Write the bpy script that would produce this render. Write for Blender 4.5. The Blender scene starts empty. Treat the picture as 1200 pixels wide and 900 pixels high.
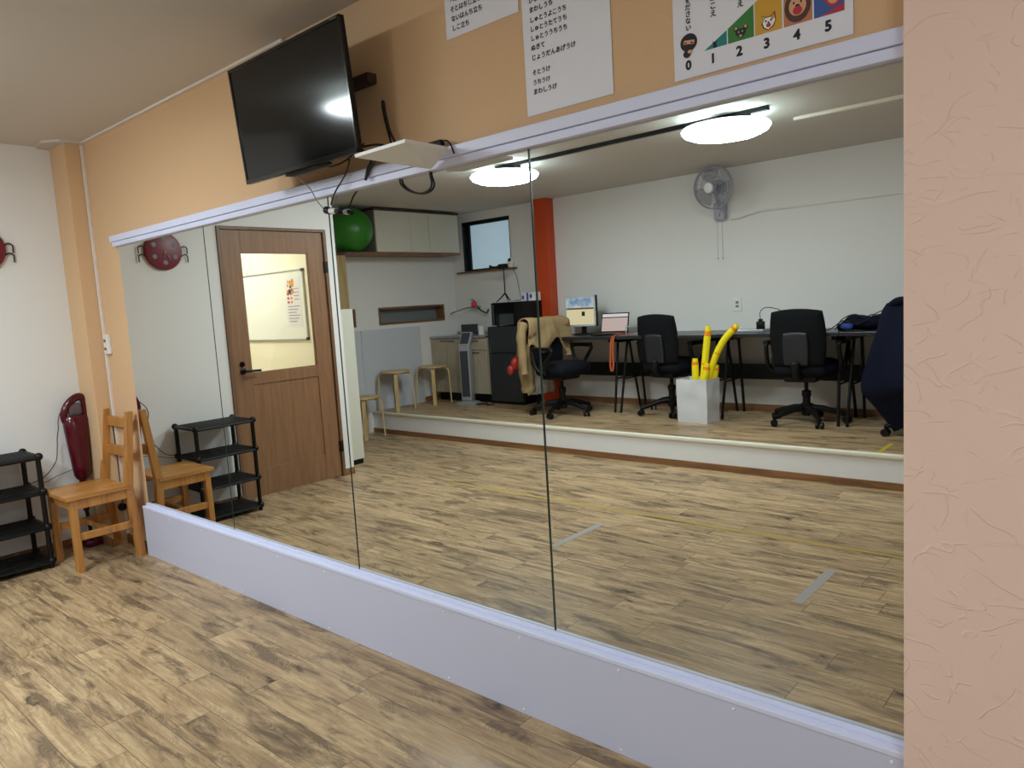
import bpy, bmesh, math, random
from mathutils import Vector, Matrix, noise
PI = math.pi
S = bpy.context.scene
C = S.collection
random.seed(7)
H = 0.228          # height of the platform
ZC = 2.41          # ceiling
YB = -4.67         # back wall

# ------------------------------------------------------------------ materials
def lin(c):
    return tuple(((x / 12.92) if x <= 0.04045 else ((x + 0.055) / 1.055) ** 2.4) for x in c)
def rgb(r, g, b):
    return lin((r / 255, g / 255, b / 255))
MATS = {}
def mat(name, col, rough=0.5, metal=0.0, spec=0.5, emit=None, estr=0.0, alpha=1.0, trans=0.0, bump=0.0, bscale=60, var=0.0):
    if name in MATS: return MATS[name]
    m = bpy.data.materials.new(name); m.use_nodes = True
    nt = m.node_tree; b = nt.nodes['Principled BSDF']
    b.inputs['Base Color'].default_value = (*col, 1)
    b.inputs['Roughness'].default_value = rough
    b.inputs['Metallic'].default_value = metal
    b.inputs['Specular IOR Level'].default_value = spec
    b.inputs['Alpha'].default_value = alpha
    b.inputs['Transmission Weight'].default_value = trans
    if emit:
        b.inputs['Emission Color'].default_value = (*emit, 1)
        b.inputs['Emission Strength'].default_value = estr
    tc = nt.nodes.new('ShaderNodeTexCoord')
    if var > 0:
        n = nt.nodes.new('ShaderNodeTexNoise'); n.inputs['Scale'].default_value = 3.0
        n.inputs['Detail'].default_value = 6
        nt.links.new(tc.outputs['Object'], n.inputs['Vector'])
        mx = nt.nodes.new('ShaderNodeMix'); mx.data_type = 'RGBA'
        mx.inputs[6].default_value = (*[c * (1 - var) for c in col], 1)
        mx.inputs[7].default_value = (*[min(1, c * (1 + var)) for c in col], 1)
        nt.links.new(n.outputs['Fac'], mx.inputs[0]); nt.links.new(mx.outputs[2], b.inputs['Base Color'])
    if bump > 0:
        n = nt.nodes.new('ShaderNodeTexNoise'); n.inputs['Scale'].default_value = bscale
        n.inputs['Detail'].default_value = 4
        nt.links.new(tc.outputs['Object'], n.inputs['Vector'])
        bp = nt.nodes.new('ShaderNodeBump'); bp.inputs['Strength'].default_value = bump
        bp.inputs['Distance'].default_value = 0.004
        nt.links.new(n.outputs['Fac'], bp.inputs['Height']); nt.links.new(bp.outputs['Normal'], b.inputs['Normal'])
    MATS[name] = m
    return m

class NT:
    """tiny node helper"""
    def __init__(s, name):
        s.m = bpy.data.materials.new(name); s.m.use_nodes = True
        s.t = s.m.node_tree; s.b = s.t.nodes['Principled BSDF']
    def n(s, typ, **kw):
        x = s.t.nodes.new(typ)
        for k, v in kw.items(): setattr(x, k, v)
        return x
    def l(s, a, b): s.t.links.new(a, b)
    def math(s, op, a, b=None, c=None, clamp=False):
        x = s.n('ShaderNodeMath', operation=op); x.use_clamp = clamp
        for i, v in enumerate((a, b, c)):
            if v is None: continue
            if isinstance(v, (int, float)): x.inputs[i].default_value = v
            else: s.l(v, x.inputs[i])
        return x.outputs[0]
    def ramp(s, fac, stops):
        r = s.n('ShaderNodeValToRGB'); s.l(fac, r.inputs[0])
        e = r.color_ramp.elements
        while len(e) < len(stops): e.new(0.5)
        for i, (p, c) in enumerate(stops):
            e[i].position = p; e[i].color = (*c, 1) if len(c) == 3 else c
        return r.outputs[0]
    def mix(s, f, a, b, blend='MIX'):
        x = s.n('ShaderNodeMix', data_type='RGBA', blend_type=blend)
        for i, v in ((0, f), (6, a), (7, b)):
            if isinstance(v, (int, float)): x.inputs[i].default_value = v
            elif isinstance(v, tuple): x.inputs[i].default_value = (*v, 1)
            else: s.l(v, x.inputs[i])
        return x.outputs[2]

def floor_mat():
    k = NT('oak_laminate'); W, L = 0.137, 0.90
    geo = k.n('ShaderNodeNewGeometry'); sp = k.n('ShaderNodeSeparateXYZ'); k.l(geo.outputs['Position'], sp.inputs[0])
    x, y = sp.outputs[0], sp.outputs[1]
    yr = k.math('DIVIDE', k.math('ADD', y, 0.101 + 30 * W), W)
    row = k.math('FLOOR', yr); fy = k.math('FRACT', yr)
    w1 = k.n('ShaderNodeTexWhiteNoise', noise_dimensions='1D'); k.l(row, w1.inputs['W'])
    xr = k.math('ADD', k.math('DIVIDE', x, L), k.math('MULTIPLY', w1.outputs[0], 7.3))
    xr = k.math('ADD', xr, 20)
    col = k.math('FLOOR', xr); fx = k.math('FRACT', xr)
    cb = k.n('ShaderNodeCombineXYZ'); k.l(row, cb.inputs[0]); k.l(col, cb.inputs[1])
    w2 = k.n('ShaderNodeTexWhiteNoise', noise_dimensions='3D'); k.l(cb.outputs[0], w2.inputs['Vector'])
    rv = w2.outputs[0]
    # local coords, shifted per plank
    lc = k.n('ShaderNodeCombineXYZ')
    k.l(k.math('ADD', x, k.math('MULTIPLY', rv, 37.0)), lc.inputs[0])
    k.l(k.math('ADD', y, k.math('MULTIPLY', rv, 11.0)), lc.inputs[1]); k.l(k.math('MULTIPLY', rv, 5.0), lc.inputs[2])
    def stretched(sx, sy):
        mp = k.n('ShaderNodeMapping'); mp.inputs['Scale'].default_value = (sx, sy, 1); k.l(lc.outputs[0], mp.inputs[0]); return mp.outputs[0]
    def noi(v, sc, det=5, dist=0.0, rough=0.55):
        n = k.n('ShaderNodeTexNoise'); n.inputs['Scale'].default_value = sc; n.inputs['Detail'].default_value = det
        n.inputs['Distortion'].default_value = dist; n.inputs['Roughness'].default_value = rough; k.l(v, n.inputs['Vector']); return n.outputs[0]
    broad = noi(stretched(1.0, 4.6), 2.9, 6, 0.55, 0.62)
    streak = noi(stretched(1.0, 14.0), 3.2, 8, 0.7, 0.65)
    fine = noi(stretched(4.0, 90.0), 3.0, 4)
    vo = k.n('ShaderNodeTexVoronoi', feature='F1'); vo.inputs['Scale'].default_value = 1.0
    dn = k.n('ShaderNodeTexNoise'); dn.inputs['Scale'].default_value = 14; dn.inputs['Detail'].default_value = 5
    k.l(stretched(1.0, 2.0), dn.inputs['Vector'])
    va = k.n('ShaderNodeVectorMath', operation='MULTIPLY_ADD'); k.l(dn.outputs['Color'], va.inputs[0])
    va.inputs[1].default_value = (0.9, 0.9, 0); k.l(stretched(3.6, 11.0), va.inputs[2]); k.l(va.outputs[0], vo.inputs['Vector'])
    d = vo.outputs['Distance']
    knot = k.ramp(d, [(0.05, (1, 1, 1)), (0.19, (0, 0, 0))])
    halo = k.ramp(d, [(0.10, (1, 1, 1)), (0.50, (0, 0, 0))])
    patch = k.ramp(broad, [(0.505, (0, 0, 0)), (0.64, (1, 1, 1))])
    field = noi(stretched(1.0, 4.2), 2.2, 1.5, 0.7)
    rings = k.math('POWER', k.math('ABSOLUTE', k.math('SINE', k.math('MULTIPLY', field, 110.0))), 3.0)
    gate = k.ramp(noi(stretched(1, 2.2), 3.0, 2, 0.4), [(0.46, (0, 0, 0)), (0.58, (1, 1, 1))])
    base = k.ramp(streak, [(0.28, rgb(130, 102, 72)), (0.47, rgb(172, 143, 104)), (0.66, rgb(202, 176, 134))])
    base = k.mix(0.22, base, k.ramp(fine, [(0.35, rgb(134, 106, 76)), (0.65, rgb(208, 180, 144))]))
    base = k.mix(k.math('MULTIPLY', rings, 0.24), base, rgb(128, 98, 70))
    base = k.mix(k.math('MULTIPLY', patch, 0.72), base, rgb(100, 80, 62))
    base = k.mix(k.math('MULTIPLY', k.math('MULTIPLY', patch, rings), 0.45), base, rgb(74, 58, 46))
    base = k.mix(k.math('MULTIPLY', k.math('MULTIPLY', halo, gate), 0.50), base, rgb(88, 68, 54))
    base = k.mix(k.math('MULTIPLY', k.math('MULTIPLY', knot, gate), 0.85), base, rgb(44, 34, 28))
    tone = k.n('ShaderNodeHueSaturation'); k.l(base, tone.inputs['Color'])
    k.l(k.math('ADD', k.math('MULTIPLY', rv, 0.26), 0.87), tone.inputs['Value'])
    tone.inputs['Saturation'].default_value = 0.97
    # joints
    ey = k.math('MINIMUM', fy, k.math('SUBTRACT', 1.0, fy)); ex = k.math('MINIMUM', fx, k.math('SUBTRACT', 1.0, fx))
    gy = k.math('LESS_THAN', ey, 0.0095); gx = k.math('LESS_THAN', ex, 0.0016)
    g = k.math('MAXIMUM', gy, gx)
    out = k.mix(k.math('MULTIPLY', g, 0.68), tone.outputs[0], rgb(70, 52, 38))
    k.l(out, k.b.inputs['Base Color']); k.b.inputs['Roughness'].default_value = 0.42
    k.l(k.math('ADD', k.math('MULTIPLY', streak, 0.2), 0.30), k.b.inputs['Roughness'])
    k.b.inputs['Specular IOR Level'].default_value = 0.4
    bp = k.n('ShaderNodeBump'); bp.inputs['Strength'].default_value = 0.35; bp.inputs['Distance'].default_value = 0.002
    k.l(k.math('SUBTRACT', k.math('MULTIPLY', streak, 0.3), g), bp.inputs['Height']); k.l(bp.outputs['Normal'], k.b.inputs['Normal'])
    return k.m

def paper_wall(name, col, crease=1.0, scale=1.0):
    """embossed vinyl wallpaper: fine stipple with sparse curved trowel creases"""
    k = NT(name)
    tc = k.n('ShaderNodeTexCoord')
    mp = k.n('ShaderNodeMapping'); mp.inputs['Scale'].default_value = (scale, scale, scale); k.l(tc.outputs['Object'], mp.inputs[0])
    hs = []
    for j, (sc, off, th) in enumerate(((15.0, (0, 0, 0), 0.0075), (11.0, (3.1, 1.7, 5.2), 0.0065), (24.0, (7.7, 2.2, 1.3), 0.011))):
        m2 = k.n('ShaderNodeMapping'); m2.inputs['Location'].default_value = off
        m2.inputs['Scale'].default_value = (1, 1, 1.5); k.l(mp.outputs[0], m2.inputs[0])
        dn = k.n('ShaderNodeTexNoise'); dn.inputs['Scale'].default_value = 5; dn.inputs['Detail'].default_value = 1.5; k.l(m2.outputs[0], dn.inputs['Vector'])
        va = k.n('ShaderNodeVectorMath', operation='MULTIPLY_ADD'); k.l(dn.outputs['Color'], va.inputs[0]); va.inputs[1].default_value = (0.22, 0.22, 0.22); k.l(m2.outputs[0], va.inputs[2])
        v = k.n('ShaderNodeTexNoise'); v.inputs['Scale'].default_value = sc * 0.45; v.inputs['Detail'].default_value = 0.6; k.l(va.outputs[0], v.inputs['Vector'])
        # a thin band round one iso-level of the noise = curved line
        band = k.math('ABSOLUTE', k.math('SUBTRACT', v.outputs[0], 0.5))
        line = k.math('SUBTRACT', 1.0, k.math('DIVIDE', band, th), clamp=True)
        g = k.n('ShaderNodeTexNoise'); g.inputs['Scale'].default_value = sc * 1.1; g.inputs['Detail'].default_value = 1; k.l(m2.outputs[0], g.inputs['Vector'])
        gate = k.ramp(g.outputs[0], [(0.49, (0, 0, 0)), (0.56, (1, 1, 1))])
        hs.append(k.math('MULTIPLY', line, gate))
    h = k.math('MAXIMUM', k.math('MAXIMUM', hs[0], hs[1]), hs[2])
    f = k.n('ShaderNodeTexNoise'); f.inputs['Scale'].default_value = 260; f.inputs['Detail'].default_value = 3; k.l(tc.outputs['Object'], f.inputs['Vector'])
    f2 = k.n('ShaderNodeTexNoise'); f2.inputs['Scale'].default_value = 45; f2.inputs['Detail'].default_value = 5; k.l(tc.outputs['Object'], f2.inputs['Vector'])
    tot = k.math('ADD', k.math('MULTIPLY', h, crease), k.math('ADD', k.math('MULTIPLY', f.outputs[0], 0.18), k.math('MULTIPLY', f2.outputs[0], 0.30)))
    bp = k.n('ShaderNodeBump'); bp.inputs['Strength'].default_value = 0.55; bp.inputs['Distance'].default_value = 0.0022
    k.l(tot, bp.inputs['Height']); k.l(bp.outputs['Normal'], k.b.inputs['Normal'])
    k.b.inputs['Base Color'].default_value = (*col, 1); k.b.inputs['Roughness'].default_value = 0.85
    k.b.inputs['Specular IOR Level'].default_value = 0.25
    return k.m

def wood(name, c1, c2, axis=1, rough=0.45, scale=1.0, knots=True):
    k = NT(name); tc = k.n('ShaderNodeTexCoord')
    mp = k.n('ShaderNodeMapping'); s = [22 * scale] * 3; s[axis] = 1.6 * scale; mp.inputs['Scale'].default_value = s
    k.l(tc.outputs['Object'], mp.inputs[0])
    n = k.n('ShaderNodeTexNoise'); n.inputs['Scale'].default_value = 1.6; n.inputs['Detail'].default_value = 6; n.inputs['Distortion'].default_value = 0.6
    k.l(mp.outputs[0], n.inputs['Vector'])
    c = k.ramp(n.outputs[0], [(0.3, c2), (0.65, c1)])
    if knots:
        m2 = k.n('ShaderNodeMapping'); s2 = [9] * 3; s2[axis] = 4; m2.inputs['Scale'].default_value = s2; k.l(tc.outputs['Object'], m2.inputs[0])
        v = k.n('ShaderNodeTexVoronoi'); v.inputs['Scale'].default_value = 1.0; k.l(m2.outputs[0], v.inputs['Vector'])
        kk = k.ramp(v.outputs['Distance'], [(0.03, (1, 1, 1)), (0.13, (0, 0, 0))])
        c = k.mix(k.math('MULTIPLY', kk, 0.7), c, tuple(x * 0.28 for x in c2))
    k.l(c, k.b.inputs['Base Color']); k.b.inputs['Roughness'].default_value = rough
    return k.m

M = {}
M['floor'] = floor_mat()
M['orange'] = paper_wall('orange_wallpaper', rgb(214, 178, 140), 0.35)
M['pinkish'] = paper_wall('salmon_wallpaper', rgb(232, 202, 188), 1.0)
M['white_wall'] = paper_wall('white_wallpaper', rgb(226, 224, 222), 0.12)
M['ceiling'] = paper_wall('ceiling_paper', rgb(208, 203, 198), 0.08)
M['cream'] = mat('cream_paint', rgb(244, 240, 222), 0.8)
M['white_trim'] = mat('white_painted_wood', rgb(214, 218, 244), 0.42, bump=0.06, bscale=30)
M['white_panel'] = mat('white_melamine', rgb(198, 200, 222), 0.5)
M['platform_white'] = mat('platform_white', rgb(236, 236, 238), 0.6)
M['nosing'] = mat('nosing_cream', rgb(232, 228, 212), 0.45)
M['brown_base'] = wood('brown_baseboard', rgb(150, 106, 68), rgb(112, 76, 48), 0, 0.5, 1, False)
M['door_wood'] = wood('door_veneer', rgb(142, 103, 72), rgb(124, 88, 60), 2, 0.45, 1.2, False)
M['door_frame'] = wood('door_frame_veneer', rgb(122, 88, 62), rgb(104, 74, 52), 2, 0.45, 1.2, False)
M['black'] = mat('black_plastic', rgb(12, 12, 13), 0.45, spec=0.3)
M['black_gloss'] = mat('black_gloss', rgb(10, 10, 12), 0.12)
M['black_fabric'] = mat('black_mesh_fabric', rgb(11, 12, 16), 0.85, spec=0.2, bump=0.3, bscale=400)
M['seat_fabric'] = mat('navy_seat_fabric', rgb(12, 13, 22), 0.85, spec=0.2)
M['dark_grey'] = mat('dark_grey_plastic', rgb(62, 64, 70), 0.5)
M['shell'] = mat('shell_grey', rgb(28, 30, 36), 0.45)
M['slate'] = mat('slate_fridge', rgb(40, 44, 48), 0.35)
M['carcass_grey'] = mat('carcass_grey', rgb(128, 120, 112), 0.6)
M['light_silver'] = mat('light_silver', rgb(196, 202, 206), 0.4)
M['steel'] = mat('brushed_steel', rgb(170, 172, 176), 0.3, 0.9)
M['silver'] = mat('silver_plastic', rgb(176, 180, 186), 0.35, 0.5)
M['dark_glass'] = mat('tinted_glass', rgb(60, 66, 68), 0.15)
M['pine'] = wood('honey_pine', rgb(196, 138, 72), rgb(158, 102, 46), 2, 0.38, 1.0)
M['pine_seat'] = wood('honey_pine_seat', rgb(198, 142, 76), rgb(162, 106, 50), 1, 0.32, 1.0)
M['birch'] = wood('birch_ply', rgb(206, 178, 128), rgb(176, 146, 98), 2, 0.45, 1.0, False)
M['beech'] = wood('beech_board', rgb(184, 158, 112), rgb(158, 130, 88), 2, 0.55, 1.0, False)
M['niche_wood'] = wood('niche_frame', rgb(140, 98, 66), rgb(104, 70, 46), 1, 0.5, 1.0, False)
M['dark_wood'] = mat('dark_walnut', rgb(58, 42, 34), 0.5)
M['cab_white'] = mat('cabinet_cream', rgb(206, 204, 190), 0.45)
M['kitchen'] = wood('kitchen_laminate', rgb(178, 168, 148), rgb(158, 146, 126), 2, 0.5, 1.5, False)
M['wainscot'] = mat('grey_wainscot', rgb(196, 200, 208), 0.5)
M['niche_back'] = mat('niche_glass', rgb(120, 126, 128), 0.35)
M['orange_red'] = mat('burnt_orange_paint', rgb(196, 70, 28), 0.4)
M['green'] = mat('green_vinyl', rgb(44, 120, 30), 0.35)
M['maroon'] = mat('maroon_gloss', rgb(78, 7, 25), 0.18)
M['maroon_dark'] = mat('clock_red', rgb(112, 26, 42), 0.4)
M['dust_cup'] = mat('smoked_dust_cup', rgb(92, 80, 84), 0.2)
M['paper'] = mat('paper_white', rgb(226, 226, 236), 0.6)
M['ink'] = mat('ink_black', rgb(16, 16, 20), 0.6)
M['jacket'] = mat('beige_corduroy', rgb(156, 132, 96), 0.9, spec=0.15, bump=1.0, bscale=26, var=0.30)
M['navy'] = mat('navy_coat', rgb(10, 15, 34), 0.85, spec=0.15, bump=0.4, bscale=20)
M['pale_cloth'] = mat('pale_cloth', rgb(206, 202, 196), 0.85)
M['bag_paper'] = mat('white_bag', rgb(208, 208, 212), 0.5, bump=1.0, bscale=16)
M['yellow'] = mat('yellow_foam', rgb(246, 228, 20), 0.55)
M['orange_tip'] = mat('orange_tip', rgb(244, 140, 20), 0.55)
M['orange_strap'] = mat('orange_strap', rgb(180, 84, 44), 0.6)
M['red'] = mat('red_vinyl', rgb(176, 44, 34), 0.4)
M['pink_red'] = mat('pink_red_plastic', rgb(206, 60, 84), 0.4)
M['fan_grey'] = mat('fan_grey', rgb(164, 164, 180), 0.4)
M['fan_blade'] = mat('fan_blade', rgb(120, 124, 132), 0.3, alpha=0.30)
M['grey_cord'] = mat('grey_cord', rgb(150, 150, 152), 0.5)
M['dark_cord'] = mat('dark_cord', rgb(34, 30, 30), 0.5)
M['white_plastic'] = mat('white_plastic', rgb(228, 228, 226), 0.4)
M['desk_top'] = mat('charcoal_desktop', rgb(36, 37, 42), 0.28)
M['lead'] = mat('conduit_white', rgb(224, 216, 212), 0.5)
M['brown_socket'] = mat('brown_socket', rgb(150, 96, 70), 0.5)
M['yellow_tape'] = mat('yellow_tape', rgb(190, 164, 52), 0.5)
M['tape'] = mat('milky_tape', rgb(206, 202, 198), 0.35, alpha=0.6)
M['screen_off'] = mat('tv_screen', rgb(5, 5, 6), 0.10, spec=0.38)
M['blue'] = mat('blue_cloth', rgb(30, 64, 140), 0.6)
M['blue_print'] = mat('blue_print', rgb(60, 70, 160), 0.5)
M['lamp'] = mat('lamp_diffuser', rgb(240, 250, 250), 0.4, emit=(0.89, 1.0, 1.03), estr=24.5)
M['lamp_added'] = mat('added_lamp_diffuser', rgb(240, 250, 250), 0.4, emit=(0.92, 0.99, 1.0), estr=15.5)
M['lamp_rim'] = mat('lamp_rim', rgb(236, 244, 244), 0.3, emit=(0.80, 1.0, 1.0), estr=3)
M['hall_lamp'] = mat('hall_lamp', rgb(250, 240, 220), 0.4, emit=(1.0, 0.96, 0.86), estr=62)
M['board_white'] = mat('whiteboard_enamel', rgb(236, 240, 240), 0.25)
M['aluminium'] = mat('aluminium', rgb(176, 178, 180), 0.35, 0.7)
M['daylight'] = mat('frosted_daylight', rgb(200, 215, 225), 0.4, emit=rgb(176, 206, 226), estr=0.30)

def mirror_mat():
    k = NT('mirror_silver'); k.b.inputs['Metallic'].default_value = 1; k.b.inputs['Roughness'].default_value = 0.0
    k.b.inputs['Base Color'].default_value = (0.70, 0.722, 0.70, 1); return k.m
M['mirror'] = mirror_mat()
M['mirror_edge'] = mat('mirror_edge', rgb(60, 74, 70), 0.2)
def clear_glass(name, tint=(0.95, 0.97, 0.95)):
    k = NT(name); t = k.t
    tr = k.n('ShaderNodeBsdfTransparent'); tr.inputs[0].default_value = (*tint, 1)
    gl = k.n('ShaderNodeBsdfGlossy'); gl.inputs['Roughness'].default_value = 0.02
    fr = k.n('ShaderNodeFresnel'); fr.inputs[0].default_value = 1.45
    mx = k.n('ShaderNodeMixShader'); k.l(fr.outputs[0], mx.inputs[0]); k.l(tr.outputs[0], mx.inputs[1]); k.l(gl.outputs[0], mx.inputs[2])
    k.l(mx.outputs[0], t.nodes['Material Output'].inputs[0]); return k.m
M['clear'] = clear_glass('clear_glass')
def page_mat(name, kind):
    k = NT(name); tc = k.n('ShaderNodeTexCoord'); sp = k.n('ShaderNodeSeparateXYZ'); k.l(tc.outputs['Generated'], sp.inputs[0])
    x, z = sp.outputs[0], sp.outputs[2]
    if kind == 'sky':
        n = k.n('ShaderNodeTexNoise'); n.inputs['Scale'].default_value = 3.5; n.inputs['Detail'].default_value = 5; k.l(tc.outputs['Generated'], n.inputs['Vector'])
        sky = k.ramp(n.outputs[0], [(0.35, rgb(120, 150, 180)), (0.5, rgb(196, 206, 214)), (0.65, rgb(232, 222, 190))])
        page = k.mix(k.math('LESS_THAN', z, 0.60), sky, rgb(236, 222, 178))
        page = k.mix(k.math('MULTIPLY', k.math('GREATER_THAN', z, 0.56), k.math('LESS_THAN', z, 0.62)), page, rgb(96, 84, 66))
    else:
        page = k.mix(k.math('GREATER_THAN', z, 0.80), rgb(214, 190, 184), rgb(230, 226, 226))
        page = k.mix(k.math('MULTIPLY', k.math('GREATER_THAN', z, 0.76), k.math('LESS_THAN', z, 0.82)), page, rgb(90, 60, 66))
        w = k.math('FRACT', k.math('MULTIPLY', z, 14))
        ln = k.math('MULTIPLY', k.math('GREATER_THAN', w, 0.7), k.math('LESS_THAN', z, 0.7))
        page = k.mix(k.math('MULTIPLY', ln, 0.25), page, rgb(150, 120, 120))
    k.b.inputs['Base Color'].default_value = (0, 0, 0, 1); k.b.inputs['Roughness'].default_value = 0.3
    k.l(page, k.b.inputs['Emission Color']); k.b.inputs['Emission Strength'].default_value = 0.55
    return k.m
M['page_sky'] = page_mat('monitor_page', 'sky'); M['page_text'] = page_mat('laptop_page', 'text')
for nm, c in dict(teal=(24, 124, 124), pgreen=(52, 122, 48), pyellow=(206, 156, 48), psalmon=(186, 118, 82), pblue=(56, 88, 156), pred=(178, 44, 60), pskin=(214, 158, 122),
                  pmane=(74, 48, 36), pdark=(36, 38, 34), pwhite=(236, 236, 236), pdogorange=(206, 140, 50), porange=(232, 130, 50), pgrey=(120, 120, 124)).items():
    M[nm] = mat(nm, rgb(*c), 0.6)

# ------------------------------------------------------------------ mesh builder
class MB:
    def __init__(s): s.v = []; s.f = []; s.mi = []; s.mats = []; s.cur = 0
    def use(s, m):
        if m not in s.mats: s.mats.append(m)
        s.cur = s.mats.index(m); return s
    def add(s, vs, fs, mtx=None):
        o = len(s.v)
        for p in vs:
            p = Vector(p); s.v.append(mtx @ p if mtx else p)
        for f in fs: s.f.append([i + o for i in f]); s.mi.append(s.cur)
        return s
    def box(s, lo, hi, bev=0.0, mtx=None):
        bm = bmesh.new(); bmesh.ops.create_cube(bm, size=1)
        d = [hi[i] - lo[i] for i in range(3)]; c = [(hi[i] + lo[i]) / 2 for i in range(3)]
        for v in bm.verts: v.co = Vector((v.co[i] * d[i] + c[i] for i in range(3)))
        if bev > 0:
            bev = min(bev, min(abs(x) for x in d) * 0.45)
            bmesh.ops.bevel(bm, geom=list(bm.edges), offset=bev, segments=2, affect='EDGES', profile=0.5)
        bm.verts.index_update()
        s.add([v.co.copy() for v in bm.verts], [[v.index for v in f.verts] for f in bm.faces], mtx); bm.free(); return s
    def beam(s, a, b, w, t, bev=0.003, up=(0, 0, 1)):
        """box along a-b, w wide (sideways), t thick"""
        a, b = Vector(a), Vector(b); d = b - a; L = d.length; z = d.normalized(); u = Vector(up)
        if abs(z.dot(u)) > 0.99: u = Vector((0, 1, 0))
        x = u.cross(z).normalized(); y = z.cross(x)
        m = Matrix((x, y, z)).transposed().to_4x4(); m.translation = a
        return s.box((-w / 2, -t / 2, 0), (w / 2, t / 2, L), bev, m)
    def loft(s, rings, cap=True, closed=True):
        o = len(s.v); n = len(rings[0])
        for r in rings:
            for p in r: s.v.append(Vector(p))
        m = n if closed else n - 1
        for i in range(len(rings) - 1):
            for j in range(m):
                k = (j + 1) % n
                s.f.append([o + i * n + j, o + i * n + k, o + (i + 1) * n + k, o + (i + 1) * n + j]); s.mi.append(s.cur)
        if cap and closed:
            s.f.append([o + j for j in range(n)][::-1]); s.mi.append(s.cur)
            s.f.append([o + (len(rings) - 1) * n + j for j in range(n)]); s.mi.append(s.cur)
        return s
    def tube(s, pts, r, n=8, closed=False):
        pts = [Vector(p) for p in pts]; N = len(pts); rings = []
        rr = r if isinstance(r, (list, tuple)) else [r] * N
        t0 = (pts[1] - pts[0]).normalized(); u = Vector((0, 0, 1)) if abs(t0.z) < 0.9 else Vector((1, 0, 0))
        x = t0.cross(u).normalized()
        for i, p in enumerate(pts):
            if closed: t = (pts[(i + 1) % N] - pts[i - 1]).normalized()
            elif i == 0: t = (pts[1] - pts[0]).normalized()
            elif i == N - 1: t = (pts[-1] - pts[-2]).normalized()
            else: t = (pts[i + 1] - pts[i - 1]).normalized()
            x = (x - t * x.dot(t))
            if x.length < 1e-6: x = t.orthogonal()
            x.normalize(); y = t.cross(x)
            rings.append([p + (x * math.cos(2 * PI * k / n) + y * math.sin(2 * PI * k / n)) * rr[i] for k in range(n)])
        if closed: rings.append(rings[0]); return s.loft(rings, cap=False)
        return s.loft(rings)
    def cyl(s, a, b, r, n=16, r2=None):
        return s.tube([a, b], [r, r if r2 is None else r2], n)
    def lathe(s, prof, c=(0, 0, 0), n=32, mtx=None, cap=True):
        rings = []
        for r, z in prof:
            ring = [Vector((max(r, 1e-4) * math.cos(2 * PI * k / n), max(r, 1e-4) * math.sin(2 * PI * k / n), z)) for k in range(n)]
            ring = [(mtx @ p if mtx else p) + Vector(c) for p in ring]; rings.append(ring)
        return s.loft(rings, cap=cap)
    def sphere(s, c, r, seg=24, sc=(1, 1, 1)):
        m = seg // 2
        rings = []
        for i in range(m + 1):
            th = -PI / 2 + PI * i / m; rr = max(math.cos(th), 1e-3)
            rings.append([(c[0] + r * sc[0] * rr * math.cos(2 * PI * k / seg), c[1] + r * sc[1] * rr * math.sin(2 * PI * k / seg), c[2] + r * sc[2] * math.sin(th)) for k in range(seg)])
        return s.loft(rings)
    def prism(s, poly, axis, a, b, mtx=None):
        """poly in the two other axes (cyclic order kept as given), extruded on axis from a to b"""
        def P(p, q):
            if axis == 0: return (q, p[0], p[1])
            if axis == 1: return (p[0], q, p[1])
            return (p[0], p[1], q)
        n = len(poly); vs = [P(p, a) for p in poly] + [P(p, b) for p in poly]
        fs = [list(range(n))[::-1], list(range(n, 2 * n))] + [[i, (i + 1) % n, (i + 1) % n + n, i + n] for i in range(n)]
        return s.add(vs, fs, mtx)
    def pillow(s, w, h, t, mtx=None, n=18, k=0.0, e=5.0, corner=0.8):
        """rounded cushion: w x h in local x,z, t thick in local y; k bends it (y += k*x^2)"""
        def sq(u, v):
            a = u * math.sqrt(1 - v * v / 2 * corner); b = v * math.sqrt(1 - u * u / 2 * corner)
            m = math.sqrt(1 - corner / 2) if False else 1.0
            return a * m, b * m
        o = len(s.v); idx = {}
        for side in (0, 1):
            for i in range(n + 1):
                for j in range(n + 1):
                    u, v = -1 + 2 * i / n, -1 + 2 * j / n
                    u, v = math.sin(u * PI / 2), math.sin(v * PI / 2)
                    edge = i in (0, n) or j in (0, n)
                    if side == 1 and edge: idx[(1, i, j)] = idx[(0, i, j)]; continue
                    x, z = sq(u, v); th = t / 2 * max(0.0, 1 - max(abs(u), abs(v)) ** e) ** 0.5
                    x *= w / 2; z *= h / 2
                    y = (-th if side == 0 else th) + k * x * x
                    p = Vector((x, y, z)); idx[(side, i, j)] = len(s.v); s.v.append(mtx @ p if mtx else p)
        for side in (0, 1):
            for i in range(n):
                for j in range(n):
                    q = [idx[(side, i, j)], idx[(side, i + 1, j)], idx[(side, i + 1, j + 1)], idx[(side, i, j + 1)]]
                    s.f.append(q if side == 0 else q[::-1]); s.mi.append(s.cur)
        return s
    def build(s, name, material=None, parent=None, smooth=None):
        me = bpy.data.meshes.new(name)
        me.from_pydata([tuple(v) for v in s.v], [], s.f)
        mats = s.mats if s.mats else [material]
        for m in mats: me.materials.append(m)
        if s.mats: me.polygons.foreach_set('material_index', s.mi)
        bm = bmesh.new(); bm.from_mesh(me); bmesh.ops.recalc_face_normals(bm, faces=bm.faces); bm.to_mesh(me); bm.free()
        if smooth is not None:
            me.polygons.foreach_set('use_smooth', [True] * len(me.polygons))
            try: me.set_sharp_from_angle(angle=math.radians(smooth))
            except Exception: pass
        o = bpy.data.objects.new(name, me); C.objects.link(o)
        if parent: o.parent = parent
        return o

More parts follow.
